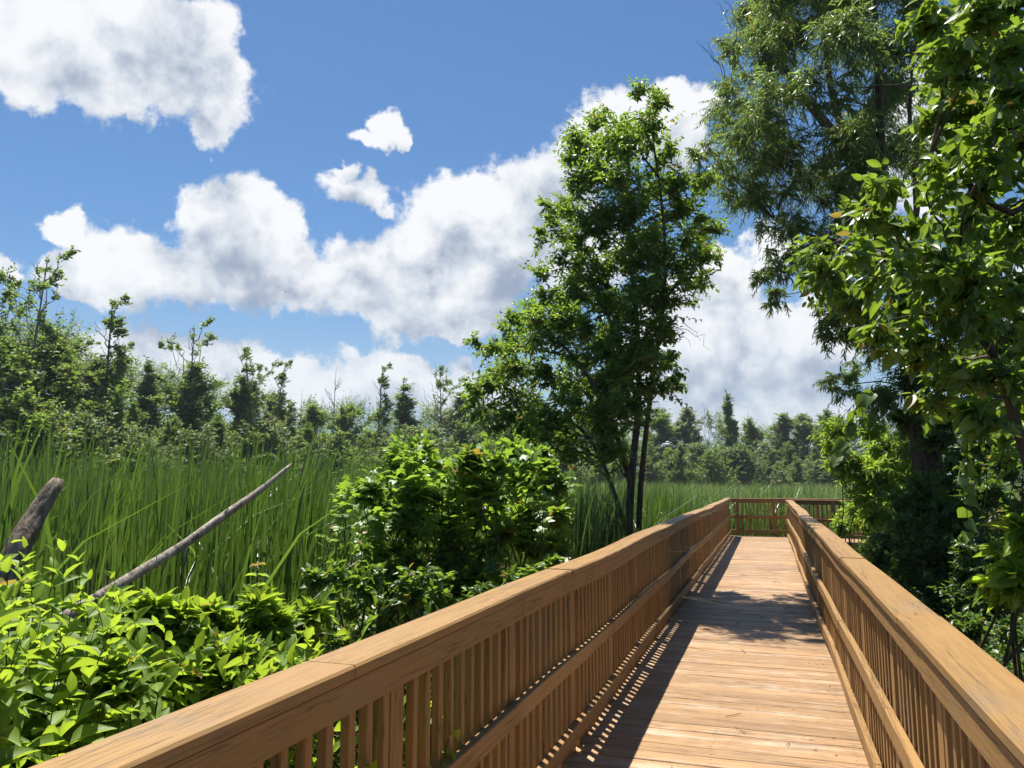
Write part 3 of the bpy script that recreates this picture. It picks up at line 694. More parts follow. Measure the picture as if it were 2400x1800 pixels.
r_ = np.random.default_rng(77); bz = at(1290, 1180, 10.6); bz[2] = GZ; lm = []
for k in range(26):
    e = at(r_.uniform(1215, 1345), r_.uniform(1035, 1160), 10.6 + r_.uniform(-.5, .5)); f = bz + np.array([r_.normal() * .2, r_.normal() * .2, 0]); q = limb(f, e, .010, .003, r_, 8, 0, .3, .35); lm.append(q)
    for j_ in range(4):
        i_ = r_.integers(3, 7); lm.append(limb(q[0][i_], q[0][i_] + rnd_dir(r_, 1)[0] * r_.uniform(.2, .5), .004, .0015, r_, 5, 0, .3))
V, L, S, A = merge(limbs_mesh(lm, 4)); tag(link('bare_shrub', mesh_np('bare_shrub', V - bz, L, S, M['bark']), None, bz), 'tangle of dark leafless twigs at the foot of the slender young tree', 'shrub')

# --- dead wood
def log(name, label, pts, radii, mat, cat, n=26, sides=20, seed=1, knots=()):
    r = np.random.default_rng(seed); P = along(pts, n); rr = np.interp(np.linspace(0, 1, n), np.linspace(0, 1, len(radii)), radii)
    V, L, S = tubes(P[None], rr[None], sides); base = P[0].copy()
    V = V.reshape(n, sides, 3); ctr = P[:, None, :]; nz_ = r.normal(size=(1, sides, 1)) * .16 + r.normal(size=(n, sides, 1)) * .03 + .10 * np.sin(np.linspace(0, 9, n)[:, None, None] + r.uniform(0, 6.28, (1, sides, 1)))
    V = ctr + (V - ctr) * (1 + nz_); V[-1] += (V[-1] - P[-1]) * -.25 + (P[-1] - P[-2]) * r.uniform(0, 1.6, (sides, 1)) * 1.2
    V = V.reshape(-1, 3); L = list(L); S = list(S); L += list(range((n - 1) * sides, n * sides)); S.append(sides)
    parts = [(V, np.array(L), np.array(S), None)]
    for (i, d, ln, rad) in knots:
        q, rd = limb(P[i], P[i] + np.asarray(d) * ln, rad, rad * .5, r, 5, 0, .3); parts += limbs_mesh([(q, rd)], 6)
    V, L, S, A = merge(parts); o = link(name, mesh_np(name, V - base, L, S, mat), None, base); tag(o, label, cat); return o
p0 = at(30, 1195, 3.9) + (at(30, 1195, 3.9) - at(118, 1048, 4.05)) * 2.6; p0[2] = min(p0[2], GZ)
log('dead_log', 'thick broken grey trunk leaning up at the left edge', [p0, at(30, 1195, 3.9), at(78, 1115, 4.0), at(118, 1048, 4.05)], [.052, .047, .041, .032], M['old_trunk'], 'dead trunk', seed=2)
pa, pb = at(265, 1255, 4.2), at(390, 1180, 4.5); p0 = pa + (pa - pb) * ((pa[2] - GZ) / (pb[2] - pa[2]))
log('dead_branch', 'long bare grey branch rising slantwise in front of the cattails', [p0, pa, pb, at(480, 1115, 4.7), at(560, 1060, 4.9), at(618, 1012, 5.05)], [.028, .025, .022, .020, .018, .012], M['dead_wood'], 'dead branch', 34, 9, 4,
    [(14, (.1, 0, -1), .12, .008), (20, (.3, .1, .6), .07, .007)])
# ------------------------------------------------------------------ cattails
def blades(rng, xy, hgt, wid, lean, tint, seg=5, winddir=(.55, .1)):
    N = len(xy); t = np.linspace(0, 1, seg + 1)[None, :]
    ang = rng.uniform(0, 2 * math.pi, N); ld = np.stack([np.cos(ang), np.sin(ang), np.zeros(N)], 1) + np.array([winddir[0], winddir[1], 0]) * .55
    sp = norm(np.stack([np.cos(ang + 1.2), np.sin(ang + 1.2), np.zeros(N)], 1))
    base = np.concatenate([xy, np.full((N, 1), GZ - .02)], 1)
    bend = (lean * hgt)[:, None] * (0.25 * t + 0.75 * t ** 4)
    zz = hgt[:, None] * t * (1 - .35 * np.minimum(lean, 1.5)[:, None] ** 2 * t ** 3)
    P = base[:, None] + ld[:, None] * bend[..., None]; P[..., 2] += zz
    wv = wid[:, None] * np.interp(t[0], [0, .15, .6, .85, 1], [.7, 1, .9, .5, .04])[None]
    tw = rng.uniform(-1, 1, (N, 1)) * t * 1.2; cx, sx_ = np.cos(tw)[..., None], np.sin(tw)[..., None]
    perp = np.stack([-sp[:, 1], sp[:, 0], np.zeros(N)], 1)
    sd = sp[:, None] * cx + perp[:, None] * sx_
    V = np.stack([P - sd * wv[..., None] * .5, P + sd * wv[..., None] * .5], 2).reshape(-1, 3)
    k = np.arange(seg)[:, None]; q = np.concatenate([2 * k, 2 * k + 1, 2 * k + 3, 2 * k + 2], 1).reshape(-1)
    loops = (np.arange(N)[:, None] * (2 * (seg + 1)) + q[None]).reshape(-1)
    A = np.zeros((N, seg + 1, 2, 3)); A[..., 0] = (tint[:, None] + .25 * (t - .5))[..., None]; A[..., 1] = .5; A[..., 2] = t[0][None, :, None]
    return V, loops, np.full(N * seg, 4), A.reshape(-1, 3)
def fieldpts(rng, n, dmin, dmax, amin, amax):
    d = np.sqrt(rng.uniform(dmin ** 2, dmax ** 2, n)); a = np.radians(rng.uniform(amin, amax, n))
    return np.stack([np.sin(a) * d, np.cos(a) * d], 1), d
def keep(xy, m_=0.0):
    x, y = xy[:, 0], xy[:, 1]
    ok = ~((x > -2.0 - m_) & (x < 8.5) & (y < 24.6)) & ~((x > .2) & (y < 30) & (x > (y - 24.6) * .8 + 3))
    ok &= ~((np.hypot(x - bz_[0], y - bz_[1]) < 1.2)) & ~((x > -3.4) & (y < 8.8) & (y > 1) & (x > -4.2 + .0 * y)) & ~((np.hypot(x, y) < 5.2))
    return ok
bz_ = at(1000, 1150, 6.9)
rng = np.random.default_rng(77); parts = []
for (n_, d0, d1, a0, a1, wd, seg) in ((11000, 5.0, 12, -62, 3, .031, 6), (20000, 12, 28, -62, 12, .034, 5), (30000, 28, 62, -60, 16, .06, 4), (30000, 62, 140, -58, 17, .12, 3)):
    xy, d = fieldpts(rng, n_, d0, d1, a0, a1); k = keep(xy); xy, d = xy[k], d[k]
    patch = np.sin(xy[:, 0] * .35 + 1.3) * np.cos(xy[:, 1] * .28) + .5 * np.sin(xy[:, 0] * .9 + xy[:, 1] * .7)
    azd = np.degrees(np.arctan2(xy[:, 0], xy[:, 1]))
    hh = np.interp(azd, [-60, -25, -12, 0, 10], [2.84, 2.72, 2.50, 2.36, 2.36]) - np.interp(d, [5, 30, 120], [0, .08, .12]) + .07 * patch
    hgt = hh * np.where(rng.random(len(d)) < .55, rng.uniform(.84, 1.12, len(d)), rng.uniform(.5, .92, len(d)))
    lean = np.abs(rng.normal(.065, .06, len(d))) + np.where(d > 24, np.abs(rng.normal(.16, .12, len(d))), 0); lean = np.where(rng.random(len(d)) < .09, rng.uniform(.35, 1.0, len(d)), lean)
    tint = np.clip(rng.uniform(-.1, .95, len(d)) + .16 * patch + .35 * (d > 30), 0, 1.25)  # distant blades tinted up, lit tops and haze put into their colour
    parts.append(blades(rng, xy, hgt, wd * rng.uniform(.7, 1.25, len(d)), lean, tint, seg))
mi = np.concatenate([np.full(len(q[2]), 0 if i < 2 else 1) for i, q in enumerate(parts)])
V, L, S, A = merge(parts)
tag(link('cattails', mesh_np('cattails', V, L, S, [M['cattail'], M['far_cattail_lit']], {'leaf': A}, mi)), 'dense green marsh of tall cattails filling the field up to the trees', 'cattails', kind='stuff')
parts = []
for (n_, d0, d1, wd) in ((2600, 5.1, 14, .017), (1600, 14, 30, .024)):
    xy, d = fieldpts(rng, n_, d0, d1, -60, -12); k = keep(xy); xy = xy[k]
    parts.append(blades(rng, xy, rng.uniform(.9, 2.45, len(xy)), np.full(len(xy), wd), rng.uniform(.1, 1.2, len(xy)), rng.uniform(0, 1, len(xy)), 5))
V, L, S, A = merge(parts)
tag(link('dry_leaves', mesh_np('dry_leaves', V, L, S, M['straw'], {'leaf': A})), 'dead straw coloured cattail leaves scattered among the green ones', 'dry leaves', kind='stuff')
# weeds under the railing and between the bushes
parts = []
for (n_, x0, x1, y0, y1) in ((5200, -4.6, -1.35, .4, 12), (2200, -3.2, -1.35, 12, 24), (5200, .75, 8, 0, 21.5)):
    xy = np.stack([rng.uniform(x0, x1, n_), rng.uniform(y0, y1, n_)], 1)
    parts.append(blades(rng, xy, rng.uniform(.25, .95, n_), np.full(n_, .012), rng.uniform(.1, .6, n_), rng.uniform(0, .6, n_), 4))
    P = np.concatenate([xy, rng.uniform(GZ, GZ + .55, (n_, 1))], 1); P[:, :2] += rng.normal(size=(n_, 2)) * .1
    parts.append(leaves(OVATE, P, rnd_dir(rng, n_) * np.array([1, 1, .4]), np.array([0, 0, 1.0]) + rng.normal(size=(n_, 3)) * .5, rng.uniform(.05, .1, n_), rng.uniform(.025, .05, n_), rng.uniform(0, .7, n_)))
V, L, S, A = merge(parts)
tag(link('undergrowth', mesh_np('undergrowth', V, L, S, M['bush_leaf'], {'leaf': A})), 'low weeds and grass along both sides of the boardwalk', 'undergrowth', kind='stuff')

# ------------------------------------------------------------------ right hand side
# --- willow
rng = np.random.default_rng(8); DW = 12.6
foot = at(2040, 1320, DW); foot[2] = GZ
w1 = along([foot, at(2030, 1200, DW), at(2005, 1000, DW), at(1975, 800, DW), at(1935, 600, DW), at(1895, 440, DW + .2), at(1840, 330, DW + .4), at(1745, 225, DW + .5), at(1690, 140, DW + .6)], 24)
w2 = along([w1[14], at(1905, 380, DW - .3), at(1900, 200, DW - .5), at(1890, 40, DW - .6), at(1880, -150, DW - .6)], 12)
w3 = along([w1[15], at(1800, 240, DW + .8), at(1780, 80, DW + 1.1), at(1770, -100, DW + 1.2)], 12)
w4 = along([w1[12], at(1990, 480, DW - .6), at(1960, 260, DW - 1), at(1975, 100, DW - 1.2)], 12)
w5 = along([w1[11], at(1880, 560, DW + .5), at(1780, 520, DW + .6), at(1680, 480, DW + .6)], 10)
lm = [(w1, np.linspace(.26, .04, 24)), (w2, np.linspace(.09, .02, 12)), (w3, np.linspace(.08, .02, 12)), (w4, np.linspace(.06, .015, 12)), (w5, np.linspace(.05, .012, 10))]
CL = [(1600,30,60),(1680,20,80),(1770,-20,90),(1860,20,90),(1950,40,70),(1580,110,45),(1650,110,80),(1740,110,90),(1830,110,90),(1920,130,80),(1600,190,60),(1680,200,85),(1770,210,90),(1860,220,90),(1940,240,70),
      (1590,260,60),(1650,290,80),(1740,300,90),(1830,310,90),(1920,340,80),(1540,350,60),(1610,370,75),(1700,390,85),(1790,400,85),(1870,420,80),(1560,420,50),(1640,450,65),(1720,470,70),(1510,390,34),(1980,330,60),
      (1690,560,45),(1660,600,38),(1730,540,50),(1800,500,60),(1680,640,28),(1830,650,60),(1800,730,50),(1840,800,60),(1790,690,34),(1850,720,70),(1900,850,60),(1810,830,36),(1960,920,50),(1960,700,90),(1900,560,80),(1750,-120,120),(1900,-120,120),(2000,60,60)]
C, Rr = clumps(CL, DW, 9, 1.5)
Rr[:, 2] *= 1.05
wall_ = np.concatenate([w1, w2, w3, w4, w5])
for c in C:
    k = np.argmin(np.linalg.norm(wall_ - c, axis=1) + np.where(wall_[:, 2] > c[2] + .2, .8, 0)); lm.append(limb(wall_[k], c, .014, .005, rng))
C, Rr = ragged(C, Rr, 63)
nt = np.maximum(6, (Rr[:, 0] / .4) ** 2 * 26).astype(int)
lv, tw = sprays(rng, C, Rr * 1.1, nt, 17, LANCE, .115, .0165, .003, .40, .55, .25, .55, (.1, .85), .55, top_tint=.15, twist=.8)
for (x0, y0, x1, y1) in ((1560,160,1502,85),(1565,170,1530,90),(1580,60,1545,5),(1590,40,1560,-10),(1555,140,1515,100)):
    lm.append(limb(at(x0, y0, DW), at(x1, y1, DW), .006, .002, rng, 7, 0, .15))
willow = plant('willow_tree', 'big willow with narrow drooping leaves towering over the right railing', 'tree', foot, M['willow_leaf'], M['bark'], [lv], limbs_mesh(lm, 9) + [tw])

# --- vine cover on the willow's trunk
rng = np.random.default_rng(12)
CL = [(2000,930,50),(2030,1010,65),(2000,1090,65),(2060,1100,70),(1975,1150,55),(2030,1180,80),(2090,1200,70),(1960,1240,60),(2010,1270,80),(2090,1290,70),(1980,1340,60),(1970,860,45),(2050,1360,60)]
bz = at(1990, 1300, DW - .9); bz[2] = GZ
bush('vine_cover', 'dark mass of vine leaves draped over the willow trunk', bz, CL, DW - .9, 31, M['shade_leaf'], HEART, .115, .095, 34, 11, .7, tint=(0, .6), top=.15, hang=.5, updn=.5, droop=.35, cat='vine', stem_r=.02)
# --- lime green bush at the bend
bz = at(1850, 1150, 14.0); bz[2] = GZ
bush('lime_bush', 'sunlit yellow green bush overhanging the side walkway at the bend', bz,
     [(1850,970,50),(1900,990,55),(1840,1030,50),(1880,1060,60),(1920,1090,55),(1870,1120,50),(1830,1130,26),(1900,1160,50),(1940,1040,50),(1860,1200,45),(1910,1240,45),(1880,930,34),(1930,960,40),(1960,1010,50),(1950,1110,55),(1930,1200,50),(1880,1290,45),(1820,990,34)], 14.0, 32, M['lime_leaf'], LANCE, .14, .032, 46, 14, .7, tint=(.3, 1.0), top=.2, hang=.3, droop=.25)
# --- dark understory behind the right railing
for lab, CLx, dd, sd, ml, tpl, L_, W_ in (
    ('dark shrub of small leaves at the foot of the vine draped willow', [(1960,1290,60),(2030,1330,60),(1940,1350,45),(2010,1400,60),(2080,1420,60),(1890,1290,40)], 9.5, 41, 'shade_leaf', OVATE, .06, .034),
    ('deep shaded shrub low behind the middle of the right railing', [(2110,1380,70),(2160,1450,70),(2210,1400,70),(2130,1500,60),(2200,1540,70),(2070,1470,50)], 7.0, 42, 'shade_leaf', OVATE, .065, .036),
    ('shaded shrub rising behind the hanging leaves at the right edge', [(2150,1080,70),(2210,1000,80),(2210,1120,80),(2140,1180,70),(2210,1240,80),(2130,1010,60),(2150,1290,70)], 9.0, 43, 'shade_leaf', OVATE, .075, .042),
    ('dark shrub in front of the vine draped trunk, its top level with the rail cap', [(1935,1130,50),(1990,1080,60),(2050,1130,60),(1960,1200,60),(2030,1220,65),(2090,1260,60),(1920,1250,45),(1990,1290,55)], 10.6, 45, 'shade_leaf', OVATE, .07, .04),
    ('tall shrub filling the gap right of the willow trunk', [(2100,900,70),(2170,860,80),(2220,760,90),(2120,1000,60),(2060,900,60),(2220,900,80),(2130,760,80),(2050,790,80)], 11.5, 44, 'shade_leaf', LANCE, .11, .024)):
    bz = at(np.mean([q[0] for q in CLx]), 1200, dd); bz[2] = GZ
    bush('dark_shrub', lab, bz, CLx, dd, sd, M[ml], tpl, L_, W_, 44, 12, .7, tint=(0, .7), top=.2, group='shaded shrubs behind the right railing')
# --- big leaved tree at the right edge
rng = np.random.default_rng(15); DB = 3.7
foot = at(2290, 1400, 3.9); foot[2] = GZ
b1 = along([foot, at(2285, 1300, 3.9), at(2245, 1080, 3.85), at(2205, 950, 3.8), at(2160, 800, 3.75), at(2110, 680, 3.75), at(2060, 580, 3.8)], 18)
b2 = along([foot + np.array([.15, .15, 0]), at(2330, 1000, 4.2), at(2290, 600, 4.2), at(2220, 300, 4.2), at(2150, 60, 4.2), at(2120, -150, 4.2)], 18)
b3 = along([b2[9], at(2190, 480, 4.0), at(2080, 390, 3.9), at(2010, 330, 3.9)], 10)
b4 = along([b1[12], at(2000, 560, 3.9), at(1880, 540, 4.5), at(1790, 510, 5.2)], 10)
lm = [(b1, np.linspace(.034, .010, 18)), (b2, np.linspace(.06, .018, 18)), (b3, np.linspace(.018, .006, 10)), (b4, np.linspace(.012, .004, 10))]
CL = [(2010,50,60),(2080,40,70),(2160,30,80),(2060,130,70),(2140,140,80),(2210,110,70),(2080,230,70),(2160,240,80),(2220,260,70),(2060,310,70),(2130,340,80),(2200,360,80),(2000,420,70),(2080,440,80),(2160,460,80),(2220,500,80),
      (1800,480,60,1.5),(1860,520,70,1.2),(1940,500,70),(1770,550,50,1.5),(1840,600,70,1.2),(1920,600,80),(2010,560,80),(2090,560,80),(2170,600,80),(1850,660,60,1.2),(1930,690,60),(2010,670,70),(2090,690,70),(2180,720,80),(1760,610,36,1.5),(1990,770,50),(2060,790,60),(2140,820,70),(2210,860,60),(2020,850,36),(2120,890,40),(2200,650,60),(1900,450,40),(2190,30,90,1.4),(2130,150,90,1.5),(2200,230,90,1.5),(2130,330,90,1.6),(2210,420,90,1.4),(2060,80,80,1.6),(2210,560,90,1.4),(2120,500,80,1.5),(2210,700,90,1.3),(2200,820,80,1.3),(2150,640,80,1.5),(2210,330,80,.9),(2215,960,70,1.0)]
C, Rr = clumps(CL, DB, 16, .55); C0 = C
ball = np.concatenate([b1, b2, b3, b4])
org = []
for c in C:
    k = np.argmin(np.linalg.norm(ball - c, axis=1) + np.where(ball[:, 2] > c[2] + .1, .5, 0)); org.append(ball[k]); lm.append(limb(ball[k], c, .008, .003, rng))
C, Rr = ragged(C, Rr, 62, 4, .75, 1.05)
nt = np.maximum(3, (Rr[:, 0] / .15) ** 2 * 8).astype(int)
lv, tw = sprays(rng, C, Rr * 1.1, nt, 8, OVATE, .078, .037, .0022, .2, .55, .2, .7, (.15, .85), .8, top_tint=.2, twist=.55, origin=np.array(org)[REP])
plant('broadleaf_tree', 'near tree with large oval leaves hanging in from the right edge', 'tree', foot, M['big_leaf'], M['bark'], [lv], limbs_mesh(lm) + [tw])
r_ = np.random.default_rng(66)
for lab, pts, n_, d_ in (('long thin vine strand of heart shaped leaves hanging straight down before the dark thicket', [(2070, 870), (2086, 900), (2090, 980), (2085, 1060), (2092, 1150)], 15, 4.0),
                         ('bare curling vine tendril with a few heart leaves arching over the thicket', [(2120, 850), (2040, 872), (2000, 905), (1996, 925)], 8, 4.0),
                         ('short drooping vine tip of heart shaped leaves above the lime green bush', [(1900, 830), (1850, 880), (1835, 930), (1815, 985)], 15, 6.5)):
    q = along([at(x, y, d_) for x, y in pts], 30); i_ = np.linspace(3, 29, n_).astype(int)
    dd = rnd_dir(r_, n_) * np.array([1, 1, .3]) + np.array([0, 0, -.7])
    lv = leaves(HEART, q[i_], dd, np.array([-.2, -.8, .5]) + r_.normal(size=(n_, 3)) * .4, r_.uniform(.055, .09, n_) * d_ / 4, r_.uniform(.05, .078, n_) * d_ / 4, r_.uniform(.1, .6, n_), np.full(n_, 1.2))
    plant('hanging_vine', lab, 'vine', q[0], M['big_leaf'], M['twig'], [lv], limbs_mesh([(q, np.linspace(.003, .0015, 30))], 4), 'vine strands over the right railing', 'stem', 'foliage')
bz = at(2260, 1300, 3.4); bz[2] = GZ
bush('sapling', 'bright leaf spray poking in low at the right edge', bz, [(2195,1185,22),(2178,1275,26),(2220,1240,30),(2215,1150,22),(2190,1225,18)], 3.4, 51, M['near_leaf'], OVATE, .088, .042, 16, 6, .15, tint=(.3, .8), cat='sapling', droop=.2, hang=.3)

# ------------------------------------------------------------------ trees beyond the marsh
def far_dense(seed, H, Wd, nl, trunk=.12, cone=.4, leaf=.15, low=.03):
    """feathery tree: limbs all the way up the stem, twigs along the limbs, leaves along the twigs; origin at its foot"""
    r = np.random.default_rng(seed); P = along([(0, 0, -.3), (r.normal() * .15, r.normal() * .15, H * .4), (r.normal() * .3, r.normal() * .3, H * .97)], 16); lm = [(P, np.linspace(trunk, .015, 16))]; lb = []
    nb = 64; lobes = r.uniform(0, 6.28, 5)
    for k in range(nb):
        t = low + (1 - low) * ((k + r.random()) / nb) ** .85; a = r.uniform(0, 6.28); i = int(np.clip((t - .12) * 15, 0, 14)); p = P[i] + (P[i + 1] - P[i]) * r.random()
        prof = (1 - cone) * math.sin(min(1, .22 + .72 * t) * math.pi) ** .7 + cone * (1.02 - t); ln = Wd * .5 * prof * (1 + .28 * math.sin(3 * a + lobes[int(t * 4.99)])) * r.uniform(.65, 1.15)
        el_ = r.uniform(.25, .8) + .7 * t; q = limb(p, p + np.array([math.cos(a) * math.cos(el_), math.sin(a) * math.cos(el_), math.sin(el_)]) * ln, trunk * .22, .01, r, 7, 0, .12, .08); lb.append(q)
    lb.append((P[9:], [0])); n = max(4, int(nl / (nb * 10)))
    se_ = side_twigs(r, lb, n, .35, .95, .7, .3, .25)
    lv, tw = sprays(r, None, None, None, 10, DIAMOND, leaf, leaf * .62, .008, .12, .2, updn=.6, tint=(.0, .85), spread=.8, top_tint=.3, twist=1.0, se=se_)
    return [lv], limbs_mesh(lm + lb[:-1], 5) + [tw]
def far_sparse(seed, H, nl, trunk=.12, spread=.26, leaf=.17, start=.3, nb=22, wind=(.45, 0, .05), low=.5):
    """tall airy tree: a fan of thin steep limbs with leaf puffs toward their ends, all leaning downwind"""
    r = np.random.default_rng(seed); P = along([(0, 0, -.3), (r.normal() * .25, r.normal() * .2, H * .5), (H * .05 + r.normal() * .3, r.normal() * .3, H * .93)], 14); lm = [(P, np.linspace(trunk, .02, 14))]
    for k in range(nb):
        t = start + (.95 - start) * (k + r.random()) / nb; p = P[int(t * 13)]; a = r.uniform(0, 6.28); ln = H * spread * (1.1 - .7 * (t - start) / (1 - start)) * r.uniform(.55, 1.15)
        e = p + np.array([math.cos(a) * ln * .6 + ln * .12, math.sin(a) * ln * .6, ln * r.uniform(.75, 1.25)]); q = limb(p, e, trunk * .25, .010, r, 8, 0, .22, .12); lm.append(q)
        if r.random() < .7:
            j = r.integers(3, 6); u = rnd_dir(r, 1)[0]; u[2] = abs(u[2]) + .5; lm.append(limb(q[0][j], q[0][j] + norm(u) * ln * .45, trunk * .12, .008, r, 6, 0, .2, .1))
    lb = lm[1:] + [(P[8:], [0])]; n = max(4, int(nl / (len(lb) * 8)))
    se_ = side_twigs(r, lb, n, .22, .6, .8, .25, low); se_ = (se_[0], se_[1] + np.array(wind) * .3)
    kp = np.sin(se_[0][:, 0] * 2.3 + seed) + np.sin(se_[0][:, 2] * 1.9) + np.sin(se_[0][:, 1] * 2.7) > -.55; se_ = (se_[0][kp], se_[1][kp])
    lv, tw = sprays(r, None, None, None, 8, DIAMOND, leaf, leaf * .66, .007, .1, .15, updn=.5, tint=(0, .8), spread=.8, top_tint=.2, twist=1.0, se=se_)
    return [lv], limbs_mesh(lm, 5) + [tw]
def far_bare(seed, H, trunk=.12, nb=13):
    r = np.random.default_rng(seed); P = along([(0, 0, -.3), (r.normal() * .15, 0, H * .5), (r.normal() * .35, r.normal() * .2, H)], 12); lm = [(P, np.linspace(trunk, .015, 12))]
    for k in range(nb):
        t = .4 + .55 * k / nb; p = P[int(t * 11)]; a = r.uniform(0, 6.28); ln = H * .24 * (1.2 - t); e = p + np.array([math.cos(a) * ln, math.sin(a) * ln, ln * 1.2]); q = limb(p, e, .035, .012, r, 7, 0, .2, .1); lm.append(q)
        for s in range(3):
            i = r.integers(2, 6); u = rnd_dir(r, 1)[0]; u[2] = abs(u[2]) + .4; lm.append(limb(q[0][i], q[0][i] + u * ln * .35, .014, .007, r, 5))
    return limbs_mesh(lm, 5)

protos = {}
def proto(kind):
    if kind in protos: return protos[kind]
    if kind[0] == 'dense': cr, tr = far_dense(*kind[1:]); mt, bk = M['far_leaf'], M['bark']
    elif kind[0] == 'grey': cr, tr = far_dense(*kind[1:]); mt, bk = M['far_grey_leaf'], M['bark']
    elif kind[0] == 'sparse': cr, tr = far_sparse(*kind[1:]); mt, bk = M['far_leaf'], M['grey_twig']
    else: cr, tr = None, far_bare(*kind[1:]); bk = M['grey_twig']
    mc = None
    if cr: V, L, S, A = merge(cr); mc = mesh_np('crown', V, L, S, mt, {'leaf': A})
    V, L, S, A = merge(tr); mt_ = mesh_np('trunk', V, L, S, bk); protos[kind] = (mc, mt_, V[:, 2].max())
    return protos[kind]
DA, DB_, DC, DD = ('dense', 101, 10., 6.6, 26000, .12, .05), ('dense', 102, 10., 5.2, 20000, .12, .2), ('grey', 103, 10., 7., 26000, .12, .1), ('dense', 104, 10., 4.4, 17000, .1, .8)
SA, SB, SC = ('sparse', 111, 12., 5200), ('sparse', 112, 12., 7000, .12, .18, .17, .15, 30, (.45, 0, .05), .3), ('sparse', 113, 12., 3600, .11, .28, .17, .35, 18)
BA, BB = ('bare', 121, 12.), ('bare', 122, 12., .14, 8)
SH, SG = ('dense', 131, 4.5, 5., 11000, .06, .2, .14), ('grey', 132, 4., 5.8, 11000, .06, .3, .14)
def far_tree(name, label, cat, x, ytop, d, kind, width=1.0, group=None, rot=None, sink=0.0):
    """x, ytop: where its top stands in the view; d metres away"""
    mc, mt_, h = proto(kind); top = at(x, ytop, d); s = (top[2] - GZ + sink) / h
    o = empty(name, (top[0], top[1], GZ - sink), label, cat, group); o.rotation_euler = (0, 0, rot if rot is not None else random.uniform(0, 6.28)); o.scale = (s * width, s * width, s)
    if mc is not None: link('crown', mc, o)
    link('trunk', mt_, o)
    return o
random.seed(9)
T = 'tree'
FT = [
 ('tall_tree','tallest open wind blown tree with a pale trunk, at the far left',T,95,535,46,SA,1.0,None),
 ('tall_tree','half bare leaning tree cut by the left edge, beside the tallest pale tree',T,-15,560,42,SC,1.1,None),
 ('tall_tree','tall wind blown tree second from the left edge, narrow ragged top',T,235,640,48,SB,1.15,None),
 ('tall_tree','short dark ragged tree right below the second wind blown tree',T,250,735,49,SB,.95,None),
 ('tall_tree','broad open tree with the highest top over the middle of the dead branch',T,425,690,58,SA,1.1,None),
 ('tall_tree','thin two topped tree right of the broad open tree',T,535,745,62,SC,1.0,None),
 ('tall_tree','slim upright tree with a white streaked trunk, right of the thin two topped tree',T,605,775,64,SB,.85,None),
 ('tall_tree','dark ivy clad column of a tree with a side limb, left of the young tree',T,820,785,76,SB,1.0,None),
 ('tall_tree','ragged tree with arching bare top beside the young tree\'s left edge',T,945,785,84,SC,1.0,None),
 ('bare_tree','leafless fan shaped tree standing against the cloud left of the dark column tree',T,722,795,80,BA,.8,None),
 ('bare_tree','broken dead trunk with few twigs left of the leafless fan shaped tree',T,655,838,72,BB,.6,None),
 ('bare_tree','pair of leafless grey trunks right of the big dark pointed tree',T,1672,893,118,BA,.8,None),
 ('bare_tree','thin bare pole of a tree leaning beside the big dark pointed tree',T,1520,868,108,BB,.5,None),
 ('bare_tree','bare twiggy top just right of the young tree stems',T,1422,868,112,BB,.6,None),
 ('pointed_tree','big dark pointed tree standing alone above the far right treeline',T,1572,842,106,('dense',105,11.,7.,26000,.14,.75),1.0,None),
 ('leafy_tree','big bushy tree at the left edge below the tallest pale tree',T,30,745,44,DA,1.0,None),
 ('leafy_tree','bushy tree between the tallest pale tree and the second wind blown tree',T,135,728,47,DA,.9,None),
 ('leafy_tree','feathery pale tree left of the broad open tree',T,312,805,58,('grey',106,10.,5.,14000,.1,.6),1.0,None),
 ('leafy_tree','round yellowish tree at the foot of the broad open tree',T,425,815,57,DB_,1.1,None),
 ('leafy_tree','leafy tree at the foot of the thin two topped tree',T,520,835,61,DA,.8,None),
 ('leafy_tree','low leafy tree filling the dip left of the feathery pale tree',T,210,800,50,DC,.8,None),
 ('leafy_tree','rounded tree behind the upper end of the dead branch',T,610,880,66,DC,.9,None),
 ('leafy_tree','soft green tree below the broken dead trunk',T,675,905,74,DB_,1.1,None),
 ('leafy_tree','low wide tree below the leafless fan shaped tree',T,745,900,80,DA,1.1,None),
 ('leafy_tree','pointed green tree right of the dark column tree',T,880,850,80,DD,1.1,None),
 ('leafy_tree','spreading tree at the foot of the arching ragged tree',T,980,880,88,DC,1.0,None),
 ('leafy_tree','wide low tree half hidden behind the young tree\'s lower left leaves',T,1060,895,92,DA,1.2,None),
 ('leafy_tree','dim tree seen through the young tree just left of its stems',T,1160,900,98,DC,1.3,None),
 ('leafy_tree','dim tree seen right behind the young tree stems',T,1290,910,104,DA,1.3,None),
 ('leafy_tree','bright green tree right of the young tree stems',T,1415,915,108,DB_,1.3,None),
 ('leafy_tree','grey green tree left of the leaning bare pole',T,1470,912,110,DC,1.0,None),
 ('leafy_tree','rounded low tree right against the foot of the big dark pointed tree',T,1625,935,112,DA,.9,None),
 ('leafy_tree','yellow green tree behind the pair of leafless trunks',T,1690,925,124,DB_,1.3,None),
 ('leafy_tree','far tree above the right end of the cattail field',T,1745,925,126,DC,1.1,None),
 ('leafy_tree','far tree beside the lime green bush at the bend',T,1795,915,118,DA,1.1,None),
]
for (nm, lab, ct, x, yt, d, kd, wd, gp) in FT:
    lf = nm == 'leafy_tree'; far_tree(nm, lab, ct, x, yt - (34 if lf else 0), d, kd, wd * (1.6 if lf else 1), gp, random.uniform(-.7, .5) if kd[0] == 'sparse' else None)
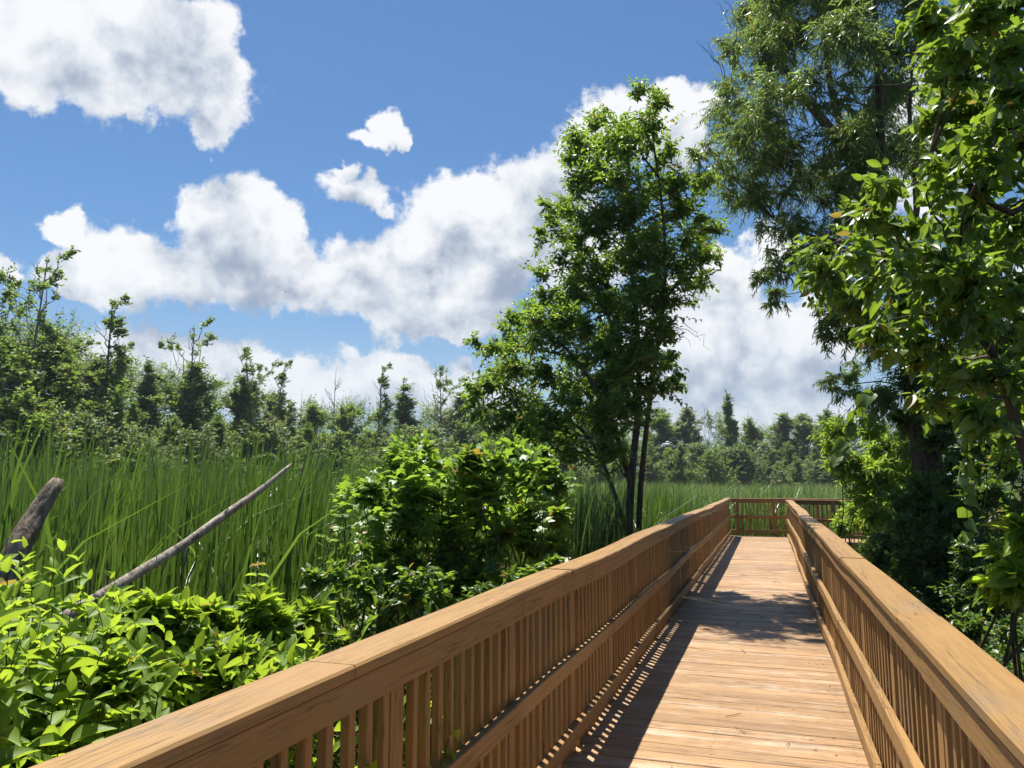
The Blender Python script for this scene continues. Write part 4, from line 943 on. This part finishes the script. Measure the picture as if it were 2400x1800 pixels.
lo = [(-60,840,42),(70,850,43),(160,860,45),(290,880,50),(370,880,53),(470,890,57),(560,900,60),(640,915,66),(710,920,72),(800,915,76),(900,915,80),(1010,920,84),(1100,925,88),(1220,930,92),(1340,935,96),(1400,955,100),(1450,960,102),(1510,960,104),(1600,970,106),(1650,975,112),(1700,965,118),(1760,970,118),(1820,960,114)] + [(x_, float(np.interp(x_, [-80, 300, 700, 1300, 1850], [890, 905, 935, 960, 985])), float(np.interp(x_, [-80, 300, 700, 1300, 1850], [40, 50, 69, 92, 112]))) for x_ in range(-80, 1850, 62)]
for k, (x, yt, d) in enumerate(lo):
    yt += random.uniform(-22, 16)
    far_tree('marsh_shrub', 'leafy shrub along the edge of the marsh, below the far trees', 'shrub', x, yt, d - 2 + random.uniform(-2, 3), random.choice((SH, SG, SH, DA, DB_)), random.uniform(.9, 1.5), 'shrubs along the marsh edge')
# the wood behind, seen only as one mass
r_ = np.random.default_rng(55); cr = []
xs_ = np.linspace(-500, 3300, 215)
Cn, Rn = [], []
for x in xs_:
    d = np.interp(x, [-150, 400, 1100, 2450], [60, 80, 118, 145]) + r_.uniform(0, 14)
    top = np.interp(x, [-150, 120, 250, 500, 700, 1100, 1800, 2450], [690, 705, 790, 838, 885, 895, 925, 905]) + r_.uniform(-26, 16)
    c = at(x, top, d); H_ = c[2] - GZ
    for q in range(3): Cn.append((c[0] + r_.normal() * 1.2, c[1] + r_.normal() * 1.5, GZ + H_ * (.86 - .32 * q))); Rn.append((H_ * (.15 + .05 * q), H_ * (.15 + .05 * q), H_ * .24))
lv, tw = sprays(r_, np.array(Cn), np.array(Rn), np.full(len(Cn), 60), 9, DIAMOND, .26, .16, .012, .1, .1, .25, .6, (0, .8), .8, top_tint=.3, twist=.8, core=.7)
V, L, S, A = merge([lv, tw]); tag(link('wood', mesh_np('wood', V, L, S, M['far_leaf'], {'leaf': A})), 'far wood behind the marsh, one low green mass', 'wood', kind='stuff')

# ------------------------------------------------------------------ bird
m, g = material('bird_feathers'); finish(g, princ(g, (.03, .028, .026), .7, .3)); M['bird'] = m
pb = at(617, 631, 70); s = .5
V = np.array([(-.5, 0, 0), (-.2, .09, .05), (.25, .07, .05), (.5, .02, .06), (.62, 0, .02), (.25, -.07, .05), (-.2, -.09, .05), (-.75, .1, 0), (-.75, -.1, 0), (0, 0, -.06), (.3, 0, -.04), (-.3, 0, -.03),
              (.2, .5, .2), (-.05, .5, .2), (.05, 1.15, .28), (-.14, 1.1, .27), (.2, -.5, .2), (-.05, -.5, .2), (.05, -1.15, .28), (-.14, -1.1, .27)], float) * s
F = [(0, 7, 1), (0, 8, 7), (0, 6, 8), (0, 1, 6), (1, 2, 5, 6), (2, 3, 5), (3, 4, 5), (2, 4, 3), (9, 10, 2, 1), (9, 6, 5, 10), (10, 5, 4), (10, 4, 2), (11, 9, 1, 0), (11, 0, 6, 9), (2, 12, 13, 1), (12, 14, 15, 13), (6, 17, 16, 5), (17, 19, 18, 16)]
b = Bag(); b.add(V, F); o = b.build('bird', M['bird'], None, True); o.location = pb; o.rotation_euler = (R(-16), R(6), R(-54)); o.scale = (.8, .8, .8); tag(o, 'small dark bird soaring in front of the cloud', 'bird')

# ------------------------------------------------------------------ air
m, g = material('haze_air'); pv = g.n('ShaderNodeVolumePrincipled'); pv.inputs['Color'].default_value = (.80, .88, 1.0, 1); pv.inputs['Density'].default_value = .0003
pv.inputs['Anisotropy'].default_value = .3
o_ = g.n('ShaderNodeOutputMaterial'); g.nt.links.new(pv.outputs[0], o_.inputs['Volume'])
b = Bag(); V = [(x, y, z) for x in (-330, 330) for y in (-310, 350) for z in (GZ - 1.2, 20)]
b.add(V, [(0, 1, 3, 2), (4, 6, 7, 5), (0, 4, 5, 1), (2, 3, 7, 6), (0, 2, 6, 4), (1, 5, 7, 3)]); tag(b.build('haze', m), kind='stuff')
